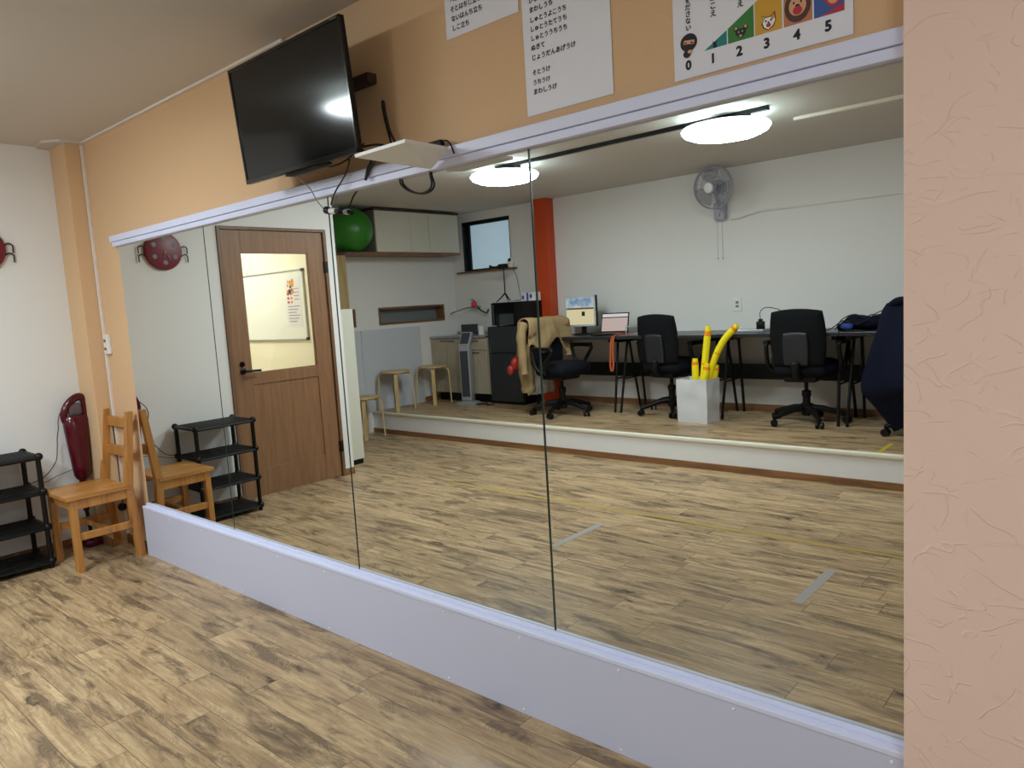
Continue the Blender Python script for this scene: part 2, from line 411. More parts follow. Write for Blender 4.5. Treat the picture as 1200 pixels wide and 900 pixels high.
def tag(o, label, cat=None, group=None, kind=None):
    o['label'] = label
    if cat: o['category'] = cat
    if group: o['group'] = group
    if kind: o['kind'] = kind
    return o
def thing(name, label, cat, loc=(0, 0, 0), rz=0.0, group=None):
    o = bpy.data.objects.new(name, None); C.objects.link(o); o.location = loc; o.rotation_euler = (0, 0, rz)
    o.empty_display_size = 0.1
    return tag(o, label, cat, group)
def copy_tree(o, parent=None):
    c = o.copy(); C.objects.link(c)
    if parent: c.parent = parent
    for ch in [x for x in S.objects if x.parent == o]: copy_tree(ch, c)
    return c
def struct(name, mb, m, label=None, cat=None, smooth=None, parent=None):
    o = mb.build(name, m, parent, smooth); o['kind'] = 'structure'
    if label: o['label'] = label
    if cat: o['category'] = cat
    return o
def spline(pts, n=8):
    """Catmull-Rom through points"""
    P = [Vector(p) for p in pts]; P = [P[0] * 2 - P[1]] + P + [P[-1] * 2 - P[-2]]; out = []
    for i in range(1, len(P) - 2):
        for k in range(n):
            t = k / n; a, b, c, d = P[i - 1:i + 3]
            out.append(0.5 * ((2 * b) + (c - a) * t + (2 * a - 5 * b + 4 * c - d) * t * t + (3 * b - a - 3 * c + d) * t ** 3))
    out.append(P[-2]); return out
def T(x, y, z): return Matrix.Translation((x, y, z))
def RX(a): return Matrix.Rotation(a, 4, 'X')
def RY(a): return Matrix.Rotation(a, 4, 'Y')
def RZ(a): return Matrix.Rotation(a, 4, 'Z')

def panel_with_holes(axis, pos, thick, u0, u1, z0, z1, holes):
    """wall slab normal to axis (0: u=y, 1: u=x), from pos to pos+thick, with rectangular holes (ua,ub,za,zb)"""
    mb = MB(); us = sorted({u0, u1, *[h[0] for h in holes], *[h[1] for h in holes]}); zs = sorted({z0, z1, *[h[2] for h in holes], *[h[3] for h in holes]})
    for i in range(len(us) - 1):
        for j in range(len(zs) - 1):
            cu, cz = (us[i] + us[i + 1]) / 2, (zs[j] + zs[j + 1]) / 2
            if any(h[0] < cu < h[1] and h[2] < cz < h[3] for h in holes): continue
            a, b = sorted((pos, pos + thick))
            if axis == 0: mb.box((a, us[i], zs[j]), (b, us[i + 1], zs[j + 1]))
            else: mb.box((us[i], a, zs[j]), (us[i + 1], b, zs[j + 1]))
    return mb

# ------------------------------------------------------------------ room shell
XL = -0.60; XA = -2.08; XR = 6.2
struct('floor', MB().box((-3.4, -4.9, -0.1), (XR + .15, 0.2, 0.0)), M['floor'], 'oak laminate plank floor in front of the long mirror', 'floor')
struct('ceiling', MB().box((-3.4, -4.9, ZC), (XR + .15, 0.2, ZC + 0.1)), M['ceiling'], 'off-white papered ceiling carrying the round lamps', 'ceiling')
struct('wall_front', MB().box((-0.75, 0.006, 0), (XR + .15, 0.2, ZC)), M['orange'], 'orange wallpapered wall above and beside the mirror', 'wall')
struct('wall_back', panel_with_holes(1, YB, -0.15, -2.2, XR + .15, 0, ZC, [(-1.89, -1.135, 1.73, 2.31)]), M['white_wall'], 'white back wall behind the desks, seen in the mirror', 'wall')
struct('wall_right', MB().box((XR, YB, 0), (XR + .15, 0.006, ZC)), M['white_wall'], 'white wall closing the room on the right', 'wall')
struct('wall_left', panel_with_holes(0, XL, -0.12, -1.896, 0.0, 0, ZC, [(-1.806, -0.897, 0.0, 1.995)]), M['white_wall'], 'white end wall with the ladybug clock and wooden door', 'wall')
n1 = (-4.466, -3.463, 1.166, 1.362); n2 = (-3.15, -2.15, 1.166, 1.362)
struct('wall_alcove', panel_with_holes(0, XA, -0.15, YB, -1.83, 0, ZC, [n1, n2]), M['white_wall'], 'white kitchen corner wall with two slot niches', 'wall')
struct('wall_partition', MB().box((-3.2, -1.896, 0), (XL - 0.12, -1.887, ZC)), M['white_wall'], 'white partition between hallway and kitchen corner', 'wall')
hall = MB(); hall.box((-3.3, -1.896, 0), (-3.2, 0.006, ZC)); hall.box((-3.2, -0.1, 0), (-0.75, 0.0, ZC)); hall.box((-3.2, -1.887, 0), (-0.722, -1.884, ZC))
struct('wall_hallway', hall, M['cream'], 'cream hallway walls glowing behind the glazed door', 'wall')
# corner pillar and the near pillar
pl = MB(); pl.box((XL, -0.092, 0), (-0.363, 0.006, ZC), 0.004)
struct('pillar', pl, M['orange'], 'narrow orange pillar in the far corner behind the pine chair', 'pillar')
struct('pillar', MB().box((4.0085, -0.075, 0), (XR, 0.006, ZC), 0.002), M['pinkish'], 'broad embossed salmon pillar at the right end of the mirror', 'pillar')
struct('pillar', MB().box((-0.68, YB, 0), (-0.50, -4.54, ZC), 0.003), M['orange_red'], 'burnt orange pillar between fridge and desks, seen in the mirror', 'pillar')
cp = MB().prism([(-0.60, -0.16), (-0.42, -0.19), (-0.33, -0.12), (-0.33, 0.0), (-0.60, 0.0)], 2, ZC - 0.012, ZC)
struct('trim_6', cp, M['ceiling'], 'small papered cover plate on the ceiling over the corner pillar', 'trim')
# baseboards
struct('baseboard_left', MB().box((XL, -0.90, 0), (XL + .012, -0.092, 0.055), 0.003)  .box((XL, -1.896, 0), (XL + .012, -1.806, 0.055), 0.003), M['brown_base'], 'brown baseboard along the white end wall', 'baseboard')
struct('baseboard_front', MB().box((XL, -0.104, 0), (-0.351, -0.092, 0.055), 0.003).box((-0.363, -0.006, 0), (0.0, 0.006, 0.055), 0.003), M['brown_base'], 'brown baseboard round the corner pillar', 'baseboard')
struct('baseboard_back', MB().box((-0.50, YB, H), (XR, YB + .012, H + 0.06), 0.003).box((XA, YB, H), (-0.68, YB + .012, H + 0.06), 0.003), M['brown_base'], 'brown baseboard on the platform below the desks', 'baseboard')
struct('baseboard_alcove', MB().box((XA, YB, H), (XA + .012, -4.06, H + 0.06), 0.003), M['brown_base'], 'brown baseboard in the kitchen corner', 'baseboard')
# wainscot sheets in the alcove
ws = MB(); ws.box((XA, -4.05, H), (XA + .008, -3.20, 1.125), 0.002); ws.box((XA, -3.195, 0.0), (XA + .008, -2.2, 1.125), 0.002)
struct('trim_5', ws, M['wainscot'], 'grey wainscot sheets below the slot niches', 'wall panel')
# platform
pf = MB(); pf.box((XA, YB, 0), (XR, -3.292, H))
struct('floor_platform', pf, M['floor'], 'raised oak laminate platform along the back wall', 'platform')
struct('trim_3', MB().box((XA, -3.292, 0.0), (XR, -3.28, H - .028)), M['platform_white'], 'white riser board of the raised platform', 'riser')
struct('trim_4', MB().box((XA, -3.31, H - .028), (XR, -3.268, H + .004), 0.008), M['nosing'], 'cream rounded nosing on the platform edge', 'nosing', 40)
struct('baseboard_platform', MB().box((XA, -3.28, 0), (XR, -3.27, 0.05), 0.002), M['brown_base'], 'brown baseboard at the foot of the platform', 'baseboard')
# top casing over the mirror
t1 = struct('trim_1', MB().box((-0.035, -0.030, 1.803), (4.006, 0.006, 1.836), 0.002).box((-0.022, -0.022, 1.778), (4.006, 0.006, 1.802), 0.002), M['white_trim'], 'white casing running along the top of the mirror', 'trim')
# plinth under the mirror
pt = MB(); pt.box((0, -0.034, 0.0), (4.0075, 0.006, 0.276), 0.0015)
t2 = struct('trim_2', pt, M['white_panel'], 'low white panel with screw caps running below the mirror', 'panel')
cap = MB().box((-0.0, -0.037, 0.276), (4.0075, 0.006, 0.292), 0.003).box((0.0, -0.012, 0.292), (4.0075, 0.006, 0.303), 0.0015)
cap.build('top_rail', M['white_trim'], t2)
for zz, xs in ((0.262, (0.35, 0.72, 1.08, 1.44, 1.80, 2.16, 2.524, 2.877, 3.253, 3.602, 3.975)), (0.016, (0.35, 0.72, 1.08, 1.44, 1.80, 2.206, 2.526, 2.877, 3.249, 3.60))):
    for x in xs:
        MB().lathe([(0.0045, 0), (0.0045, 0.002), (0.002, 0.0035)], (x, -0.034, zz), 12, RX(PI / 2)).build('screw_cap', M['white_plastic'], t2, 30)
# mirror panels
names = ['leftmost of the four mirror panels, next to the pine chair and reflecting the ladybug clock', 'second mirror panel from the left, reflecting the wooden door',
         'third mirror panel from the left, under the television cables, reflecting kitchen and fridge', 'rightmost and largest looking mirror panel, reflecting the desks and yellow sticks']
for i in range(4):
    x0, x1 = i * 1.0 + 0.0035, (i + 1) * 1.0 - 0.0035
    if i == 3: x1 = 4.003
    mb = MB(); mb.use(M['mirror_edge']).box((x0, 0.0, 0.303), (x1, 0.005, 1.80))
    mb.use(M['mirror']).add([(x0 + .0008, -0.0003, 0.304), (x1 - .0008, -0.0003, 0.304), (x1 - .0008, -0.0003, 1.80), (x0 + .0008, -0.0003, 1.80)], [[0, 1, 2, 3]])
    o = mb.build('mirror_panel'); tag(o, names[i], 'mirror', 'mirror panels along the orange wall')
sb = MB()
for i in (1, 2, 3): sb.box((i - .0034, .0022, .303), (i + .0034, .0055, 1.79))
struct('trim_8', sb, M['mirror_edge'], 'dark joints between the mirror panels', 'joint')
struct('trim_7', MB().box((4.0032, -0.004, 0.303), (4.0085, 0.004, 1.778)), M['aluminium'], 'thin pale edge strip where the mirror meets the pillar', 'trim')
# white cable trunking along ceiling and down the corner
tr = MB().box((-0.357, -0.010, ZC - .012), (1.80, 0.006, ZC), 0.002).box((-0.357, -0.010, 0.06), (-0.343, 0.006, ZC - .012), 0.002)
tag(tr.build('cable_trunking', M['lead']), 'thin white cable trunking along the ceiling edge and down the corner', 'cable trunking')
so = MB().box((-0.343, -0.014, 1.172), (-0.278, 0.006, 1.29), 0.004).build('wall_socket', M['white_plastic'])
tag(so, 'white wall socket with two brown plugs beside the trunking', 'socket')
for z in (1.205, 1.253): MB().lathe([(0.009, 0), (0.009, 0.006), (0.006, 0.008)], (-0.313, -0.014, z), 14, RX(PI / 2)).build('socket_insert', M['brown_socket'], so, 30)

# ------------------------------------------------------------------ window in the back wall
wn = MB(); x0, x1, z0, z1, yy = -1.89, -1.135, 1.73, 2.31, YB - 0.02
wn.box((x0, yy - .03, z1 - .045), (x1, yy + .02, z1), .003).box((x0, yy - .03, z0), (x1, yy + .02, z0 + .02), .003)
wn.box((x0, yy - .03, z0), (x0 + .012, yy + .02, z1), .002).box((x1 - .012, yy - .03, z0), (x1, yy + .02, z1), .002)
wo = struct('window_1', wn, M['black'], 'small high black framed window over the sink, seen in the mirror', 'window')
MB().box((x0 + .04, yy, z0 + .02), (x0 + .075, yy + .025, z1 - .045), .003).box((x0 + .085, yy - .01, z0 + .02), (x0 + .115, yy + .02, z1 - .045), .003).build('window_frame', M['black'], wo)
MB().box((x0 + .06, yy + .025, 2.02), (x0 + .08, yy + .045, 2.14), .004).build('window_latch', M['black'], wo)
MB().box((x0 + .012, yy - .02, z0 + .02), (x1 - .012, yy - .012, z1 - .045)).build('window_pane', M['daylight'], wo)
MB().box((-1.98, YB, 1.708), (-1.05, YB + .05, 1.728), .003).build('window_sill', M['niche_wood'], wo)

# ------------------------------------------------------------------ niches
def niche(n, lab):
    ya, yb, za, zb = n; t = .022; f = MB()
    f.box((XA - .12, ya, za), (XA + .008, ya + t, zb), .002).box((XA - .12, yb - t, za), (XA + .008, yb, zb), .002)
    f.box((XA - .12, ya + t, za), (XA + .008, yb - t, za + t), .002).box((XA - .12, ya + t, zb - t), (XA + .008, yb - t, zb), .002)
    o = f.build('wall_niche', M['niche_wood']); tag(o, lab, 'niche', 'slot niches in the kitchen corner')
    MB().box((XA - .13, ya, za), (XA - .12, yb, zb)).build('back_panel', M['niche_back'], o)
niche(n1, 'brown framed slot niche left of the sink unit, fully visible')
niche(n2, 'brown framed slot niche mostly hidden behind the cream cabinet')

# ------------------------------------------------------------------ glazed door
d = bpy.data.objects.new('door_1', None); C.objects.link(d); d.location = (XL, -1.35, 0)
tag(d, 'brown wooden door with a tall glass pane, seen in the mirror', 'door', kind='structure')
def D(mb, name, m, smooth=None, par=None): # world coords -> under d
    o = mb.build(name, m, par or d, smooth)
    if par is None: o.matrix_parent_inverse = T(XL, -1.35, 0).inverted()
    return o
fx0, fx1 = XL - .12, XL + .012
fr = MB().box((fx0, -1.806, 0), (fx1, -1.779, 1.995), .002).box((fx0, -0.924, 0), (fx1, -0.897, 1.995), .002).box((fx0, -1.779, 1.972), (fx1, -0.924, 1.995), .002)
D(fr, 'door_frame', M['door_frame'])
lx0, lx1 = XL - .036, XL - .004
lf = MB().box((lx0, -1.775, .008), (lx1, -1.634, 1.970), .0015).box((lx0, -1.074, .008), (lx1, -0.928, 1.970), .0015)
lf.box((lx0, -1.634, 1.805), (lx1, -1.074, 1.970), .0015).box((lx0, -1.634, .845), (lx1, -1.074, .935), .0015).box((lx0, -1.634, .008), (lx1, -1.074, .21), .0015)
leaf = D(lf, 'door_leaf', M['door_wood'])
D(MB().box((lx0 + .012, -1.634, .21), (lx1 - .007, -1.074, .845)), 'door_panel', M['door_wood'])
D(MB().box((lx0 + .014, -1.634, .935), (lx0 + .018, -1.074, 1.805)), 'glass_pane', M['clear'])
hd = MB().lathe([(.024, 0), (.024, .006), (.01, .010), (.01, .045)], (XL - .004, -1.0, .952), 20, RY(PI / 2)).tube(spline([(XL + .038, -1.0, .952), (XL + .046, -1.03, .952), (XL + .044, -1.115, .950)]), .009, 10)
D(hd, 'door_handle', M['black'], 40)
D(MB().lathe([(.02, 0), (.02, .006), (.014, .012)], (XL - .004, -0.998, 1.005), 20, RY(PI / 2)).box((XL + .004, -1.003, .990), (XL + .022, -.993, 1.020), .003), 'thumb_turn', M['black'], 40)
for z in (1.70, .25): D(MB().cyl((XL + .006, -1.781, z - .045), (XL + .006, -1.781, z + .045), .008, 10).box((XL - .004, -1.80, z - .045), (XL + .013, -1.77, z + .045), .001), 'door_hinge', M['black'])

# hallway whiteboard with a poster
wb = MB().box((-2.7, -1.884, 1.127), (-1.065, -1.874, 1.717)).build('whiteboard', M['board_white'])
tag(wb, 'wide whiteboard on the cream hallway wall behind the door glass', 'whiteboard')
ft = MB()
for a, b in (((-2.71, 1.117), (-1.055, 1.131)), ((-2.71, 1.713), (-1.055, 1.727)), ((-2.71, 1.117), (-2.696, 1.727)), ((-1.069, 1.117), (-1.055, 1.727))):
    ft.box((a[0], -1.884, a[1]), (b[0], -1.866, b[1]), .003)
ft.build('frame', M['aluminium'], wb)
for z in (1.117, 1.703): MB().box((-1.083, -1.884, z), (-1.052, -1.862, z + .026), .004).build('corner_cap', M['dark_grey'], wb)
po = MB().box((-1.345, -1.874, 1.235), (-1.118, -1.8725, 1.665)).build('hall_poster', M['paper'])
tag(po, 'tall poster with orange and red pictures on the hallway whiteboard', 'poster')
pr = MB(); rnd = random.Random(4)
for i in range(16):
    pr.use(M[['porange', 'pyellow', 'pdark', 'pskin'][i % 4]])
    cx, cz = rnd.uniform(-1.33, -1.22) , rnd.uniform(1.53, 1.65); r = rnd.uniform(.012, .024)
    pr.prism([(cx + r * math.cos(a * PI / 4), cz + r * math.sin(a * PI / 4)) for a in range(8)], 1, -1.8725, -1.8718 + i * 5e-5)
for i in range(6):
    pr.use(M[['pred', 'porange'][i % 2]]); cx, cz = -1.31 + .05 * (i % 2), 1.52 - .035 * (i // 2)
    pr.prism([(cx + .018 * math.cos(a * PI / 4), cz + .011 * math.sin(a * PI / 4)) for a in range(8)], 1, -1.8725, -1.8715)
pr.use(M['pgrey'])
for i in range(6):
    z = 1.41 - i * .026; pr.box((-1.325, -1.8725, z), (-1.14 - .03 * (i % 3), -1.8718, z + .006))
for i in range(4): pr.box((-1.22, -1.8725, 1.56 - i * .03), (-1.14, -1.8718, 1.566 - i * .03))
pr.build('picture', None, po)

# ------------------------------------------------------------------ lamps and lighting track
trk = MB().box((0.42, -2.775, ZC - .026), (2.62, -2.74, ZC), .003).build('lighting_track', M['black'])
tag(trk, 'long black lighting track on the ceiling between the two lamps', 'track')
def ceiling_lamp(x, y, label, glow='lamp'):
    t = thing('ceiling_lamp', label, 'lamp', (x, y, ZC), 0, 'round lamps on the black track')
    MB().lathe([(.001, -.026), (.085, -.026), (.10, -.036), (.10, -.062), (.001, -.062)], (0, 0, 0), 36, cap=False).box((-.13, -.02, -.045), (.16, .02, -.026), .004).build('mount', M['black'], t, 40)
    MB().lathe([(.001, -.060), (.20, -.060), (.262, -.070), (.272, -.082), (.268, -.090)], (0, 0, 0), 64, cap=False).build('rim', M['lamp_rim'], t, 50)
    MB().lathe([(.268, -.090), (.255, -.108), (.21, -.128), (.13, -.142), (.05, -.147), (.001, -.147)], (0, 0, 0), 64, cap=False).build('diffuser', M[glow], t, 60)
    return t
ceiling_lamp(2.345, -2.757, 'round white ceiling lamp nearer the wall fan, at the right end of the track')
ceiling_lamp(0.50, -2.757, 'round white ceiling lamp nearer the burnt orange pillar, cut by the mirror seam')
ceiling_lamp(0.88, -1.50, 'round ceiling lamp above the open floor, reflected in the television screen')
ceiling_lamp(4.95, -1.75, 'added round ceiling lamp out of view, brightening the salmon pillar', 'lamp_added')  # extra lamp added out of view to brighten the near pillar
hl = thing('hallway_lamp', 'round warm lamp on the hallway ceiling behind the glazed door', 'lamp', (-1.9, -1.0, ZC))
MB().lathe([(.17, 0), (.17, -.02), (.15, -.05), (.001, -.07)], (0, 0, 0), 32).build('diffuser', M['hall_lamp'], hl, 60)

# ceiling hatch
ht = MB().box((2.63, -4.38, ZC - .003), (4.1, -3.225, ZC)).build('ceiling_hatch', M['ceiling'])
tag(ht, 'flush ceiling hatch beside the right-hand lamp with a pale batten', 'hatch')
MB().box((2.60, -3.235, ZC - .022), (4.1, -3.205, ZC), .004).build('batten', M['nosing'], ht)
MB().box((2.93, -3.29, ZC - .008), (3.02, -3.26, ZC - .003), .001).build('latch', M['dark_grey'], ht)

# ------------------------------------------------------------------ television
tv = thing('television', 'black flat television mounted high on the orange wall above the mirror', 'television', (2.057, -0.167, 2.066))
tv.rotation_euler = (0.084, 0.006, -0.018)
w, h = .3645, .212
MB().box((-w, -.006, -h), (w, .010, h), .003).box((-w + .06, .02, -h + .03), (w - .06, .062, h - .06), .02).build('housing', M['black'], tv)
bz = MB(); b = .011
bz.box((-w, -.012, h - b), (w, -.004, h), .002).box((-w, -.012, -h), (w, -.004, -h + .017), .002).box((-w, -.012, -h), (-w + b, -.004, h), .002).box((w - b, -.012, -h), (w, -.004, h), .002)
bz.build('bezel', M['black_gloss'], tv)
MB().box((-w + b, -.0085, -h + .017), (w - b, -.006, h - b)).build('screen', M['screen_off'], tv)
MB().pillow(.30, .022, .04, T(.02, .020, -h - .002), e=3).build('speaker_bar', M['black'], tv, 60)
MB().box((w - .05, -.0128, h - .009), (w - .015, -.012, h - .004)).build('badge', M['dark_grey'], tv)
arm = MB().box((-.12, .06, -.10), (.12, .075, .10), .003).cyl((-.02, .075, 0), (-.02, .155, 0.01), .018, 14); arm.build('wall_mount', M['black'], tv, 40)
mbd = MB().box((1.72, -.034, 2.116), (2.335, 0.006, 2.150), .002).build('mounting_plank', M['dark_wood'])
tag(mbd, 'dark brown plank on the wall whose end shows behind the television', 'plank')

# cables round the television
def cable(name, pts, r, m, label, cat='cable', n=6, group=None, k=8):
    o = MB().tube(spline(pts, k), r, n).build(name, m, None, 60); return tag(o, label, cat, group)
cable('cable', [(2.430, -.03, 1.885), (2.405, -.02, 1.934), (2.386, -.012, 1.972), (2.375, -.01, 2.016), (2.374, -.01, 2.045), (2.380, -.01, 2.040), (2.386, -.012, 2.005), (2.404, -.02, 1.969), (2.424, -.03, 1.935), (2.452, -.03, 1.885)], .0042, M['dark_cord'], 'thick black cable looped upright on the wall right of the television')
cable('cable', [(2.43, -.004, 1.795), (2.432, -.006, 1.762), (2.468, -.006, 1.734), (2.524, -.006, 1.716), (2.569, -.006, 1.720), (2.586, -.006, 1.738), (2.580, -.004, 1.765), (2.575, -.003, 1.80)], .0036, M['dark_cord'], 'black cable loop hanging below the mirror casing under the small white shelf')
cable('cable', [(2.13, -.10, 1.93), (2.20, -.09, 1.90), (2.30, -.08, 1.895), (2.40, -.07, 1.890), (2.48, -.05, 1.87)], .004, M['dark_cord'], 'black cable running from the television to the small white shelf')
cable('cable', [(2.20, -.09, 1.95), (2.25, -.08, 1.965), (2.29, -.07, 1.955), (2.30, -.06, 1.91), (2.295, -.05, 1.88)], .003, M['dark_cord'], 'thin black cable arching just right of the television corner')
cable('cable', [(2.47, -.06, 1.88), (2.38, -.045, 1.865), (2.31, -.04, 1.82), (2.285, -.038, 1.795), (2.30, -.037, 1.83), (2.33, -.045, 1.86), (2.28, -.06, 1.91)], .005, M['dark_cord'], 'thick black cable kinked down over the white casing')
cable('cable', [(2.26, -.07, 1.93), (2.235, -.06, 1.88), (2.19, -.05, 1.83), (2.11, -.045, 1.775), (2.075, -.042, 1.735)], .0032, M['dark_cord'], 'black cord dropping across the casing to the hanging connectors')
cable('cable', [(1.98, -.13, 1.85), (1.985, -.07, 1.81), (1.99, -.045, 1.765), (2.02, -.036, 1.728), (2.045, -.034, 1.722)], .0022, M['grey_cord'], 'thin grey cord dropping from the television to the hanging connectors')
cable('cable', [(2.05, -.11, 1.88), (2.13, -.08, 1.86), (2.20, -.05, 1.875), (2.32, -.06, 1.91)], .003, M['dark_cord'], 'thin black cable sagging under the television edge')
cn = MB().use(M['black']).cyl((2.030, -.034, 1.722), (2.055, -.034, 1.716), .014, 12).use(M['white_plastic']).cyl((2.055, -.034, 1.716), (2.085, -.03, 1.712), .011, 12).use(M['black']).cyl((2.083, -.03, 1.712), (2.105, -.028, 1.706), .009, 10)
tag(cn.build('cable_connector', None, None, 40), 'black and white cable connectors dangling in front of the mirror', 'connector')
ad = MB().box((2.595, -.030, 1.838), (2.665, -.008, 1.866), .008).tube(spline([(2.66, -.02, 1.855), (2.69, -.03, 1.855), (2.715, -.036, 1.838), (2.728, -.036, 1.808)]), .003, 6)
tag(ad.build('power_adapter', M['black'], None, 40), 'small black adapter resting on the casing right of the white shelf', 'adapter')
sh = MB(); A, B, Cc, Dd = (2.495, -.24, 1.814), (2.734, -.24, 1.816), (2.706, -.036, 1.822), (2.618, -.036, 1.777); th = .010
sh.add([A, B, Cc, Dd] + [(p[0], p[1], p[2] + th) for p in (A, B, Cc, Dd)], [[3, 2, 1, 0], [4, 5, 6, 7], [0, 1, 5, 4], [1, 2, 6, 5], [2, 3, 7, 6], [3, 0, 4, 7]])
tag(sh.build('shelf_board', M['white_plastic']), 'small tilted white board jutting from the casing beside the television', 'shelf')

# ------------------------------------------------------------------ posters
def text_mesh(name, items, m, parent, y):
    """items: (text, x, z, size, vertical). Reads from -y side."""
    out = []
    for body, x, z, size, vert in items:
        cu = bpy.data.curves.new('lettering_curve', 'FONT'); cu.body = body if not vert else '\n'.join(body)
        cu.size = size; cu.offset = size * 0.004; cu.extrude = .00012; cu.resolution_u = 3
        if vert: cu.space_line = 1.0; cu.align_x = 'CENTER'
        o = bpy.data.objects.new('lettering_tmp', cu); C.objects.link(o)
        dg = bpy.context.evaluated_depsgraph_get(); me = bpy.data.meshes.new_from_object(o.evaluated_get(dg))
        mtx = T(x, y, z) @ RX(PI / 2)
        vs = []; fs = []; nv = len(me.vertices); e = size * (.045 if body.isdigit() else .024)
        for q, (ax, az) in enumerate(((0, 0), (e, 0), (-e, 0), (0, e), (0, -e), (e * .7, e * .7), (-e * .7, -e * .7))):
            vs += [mtx @ v.co + Vector((ax, -q * .00003, az)) for v in me.vertices]; fs += [[i + q * nv for i in p.vertices] for p in me.polygons]
        out.append((vs, fs))
        bpy.data.objects.remove(o); bpy.data.curves.remove(cu); bpy.data.meshes.remove(me)
    for vs, fs in out: MB().add(vs, fs).build(name, m, parent)
def poster(x0, x1, z0, z1, label, curl=.0):
    mb = MB(); n = 14; y = .0045
    rows = []
    for i in range(n + 1):
        u = i / n; x = x0 + (x1 - x0) * u
        rows.append([(x, y - .0025 * abs(math.sin(u * PI * 2)) * curl, z0), (x, y, z1)])
    v = [p for r in rows for p in r]
    mb.add(v, [[2 * i, 2 * i + 2, 2 * i + 3, 2 * i + 1] for i in range(n)])
    v2 = [(p[0], p[1] - .0008, p[2]) for p in v]
    mb.add(v2, [[2 * i, 2 * i + 1, 2 * i + 3, 2 * i + 2] for i in range(n)])
    o = mb.build('wall_poster', M['paper'])
    return tag(o, label, 'poster', 'papers on the orange wall')
YT = .0030
p1 = poster(2.691, 2.987, 2.165, 2.375, 'white paper with hand-written lines hung highest, nearest the television')
text_mesh('lettering', [('へいこう立ち', 2.716, 2.268, .019, 0), ('そとはちじ立ち', 2.714, 2.241, .019, 0), ('ないはんち立ち', 2.716, 2.213, .019, 0), ('しこ立ち', 2.717, 2.185, .019, 0)], M['ink'], p1, YT)
p2 = poster(3.0, 3.296, 1.868, 2.288, 'tall white paper listing ten hand-written lines, middle one on the wall')
L = [('ひじうち', 2.175, .0165), ('まわしうち', 2.149, .0172), ('しゅとうよこうち', 2.122, .0165), ('しゅとうたてうち', 2.097, .0165), ('しゅとううちうち', 2.072, .0165), ('ぬきて', 2.046, .0172), ('じょうだんあげうけ', 2.019, .0174), ('そとうけ', 1.978, .0165), ('うちうけ', 1.951, .0160), ('まわしうけ', 1.925, .0172)]
text_mesh('lettering', [(t, 3.026, z, s, 0) for t, z, s in L], M['ink'], p2, YT)
MB().box((3.0, YT - .0001, 2.0030), (3.296, YT + .0004, 2.0036)).build('fold_line', M['pwhite'], p2)
p3 = poster(3.476, 3.895, 1.855, 2.152, 'white voice level chart with coloured steps numbered 0 to 5', .15)
def circ(cx, cz, rx, rz, n=18, a0=0): return [(cx + rx * math.cos(a0 + 2 * PI * k / n), cz + rz * math.sin(a0 + 2 * PI * k / n)) for k in range(n)]
def flat(poly, m, k, par, name):
    y = YT - .0003 * k; return MB().prism(poly, 1, y, y + .0004).build(name, m, par)
sl = lambda x: 1.906 + (x - 3.557) * .59
for i, (a, b2, m) in enumerate(((3.557, 3.6145, 'teal'), (3.6175, 3.680, 'pgreen'), (3.683, 3.745, 'pyellow'), (3.749, 3.811, 'psalmon'), (3.815, 3.878, 'pblue'))):
    flat([(a, 1.908), (b2, 1.908), (b2, sl(b2)), (a, max(sl(a), 1.9081))], M[m], 1, p3, 'coloured_step')
def pic(name, polys):
    mb = MB()
    for k, (poly, m) in enumerate(polys): mb.use(M[m]).prism(poly, 1, YT - .0006 - .0002 * k, YT - .0002)
    return mb.build(name, None, p3)
pic('ninja_drawing', [(circ(3.517, 1.938, .0225, .021), 'ink'), ([(3.503, 1.936), (3.531, 1.932), (3.533, 1.941), (3.505, 1.945)], 'pskin'), ([(3.506, 1.937), (3.512, 1.936), (3.512, 1.939), (3.506, 1.940)], 'ink'), ([(3.522, 1.935), (3.529, 1.934), (3.529, 1.937), (3.522, 1.938)], 'ink'), (circ(3.512, 1.912, .010, .009), 'ink'), (circ(3.520, 1.916, .006, .004), 'pskin')])
pic('ant_drawing', [(circ(3.583, 1.919, .004, .0035), 'ink'), (circ(3.585, 1.912, .005, .004), 'ink'), ([(3.578, 1.925), (3.579, 1.925), (3.585, 1.914), (3.584, 1.914)], 'ink'), ([(3.590, 1.924), (3.591, 1.924), (3.586, 1.914), (3.585, 1.914)], 'ink')])
pic('mouse_drawing', [(circ(3.638, 1.935, .0055, .0065), 'pdark'), (circ(3.661, 1.935, .0055, .0065), 'pdark'), (circ(3.638, 1.936, .003, .004), 'pskin'), (circ(3.661, 1.936, .003, .004), 'pskin'), ([(3.637, 1.934), (3.661, 1.934), (3.661, 1.923), (3.653, 1.914), (3.645, 1.914), (3.637, 1.923)], 'pdark'), (circ(3.649, 1.918, .0035, .0025), 'pskin'), (circ(3.6445, 1.927, .0012, .0015), 'pwhite'), (circ(3.6535, 1.927, .0012, .0015), 'pwhite')])
pic('dog_drawing', [([(3.698, 1.948), (3.706, 1.938), (3.698, 1.930), (3.703, 1.918), (3.714, 1.912), (3.726, 1.918), (3.732, 1.930), (3.730, 1.950), (3.720, 1.942), (3.708, 1.942)], 'ink'), ([(3.700, 1.945), (3.707, 1.939), (3.701, 1.930), (3.705, 1.920), (3.714, 1.914), (3.724, 1.920), (3.730, 1.930), (3.728, 1.946), (3.720, 1.940), (3.708, 1.940)], 'pwhite'), ([(3.720, 1.940), (3.728, 1.946), (3.729, 1.936), (3.722, 1.932)], 'pdogorange'), (circ(3.709, 1.933, .002, .0025), 'ink'), (circ(3.721, 1.933, .002, .0025), 'ink'), (circ(3.715, 1.929, .0025, .0018), 'ink'), (circ(3.715, 1.923, .0055, .0045), 'pred')])
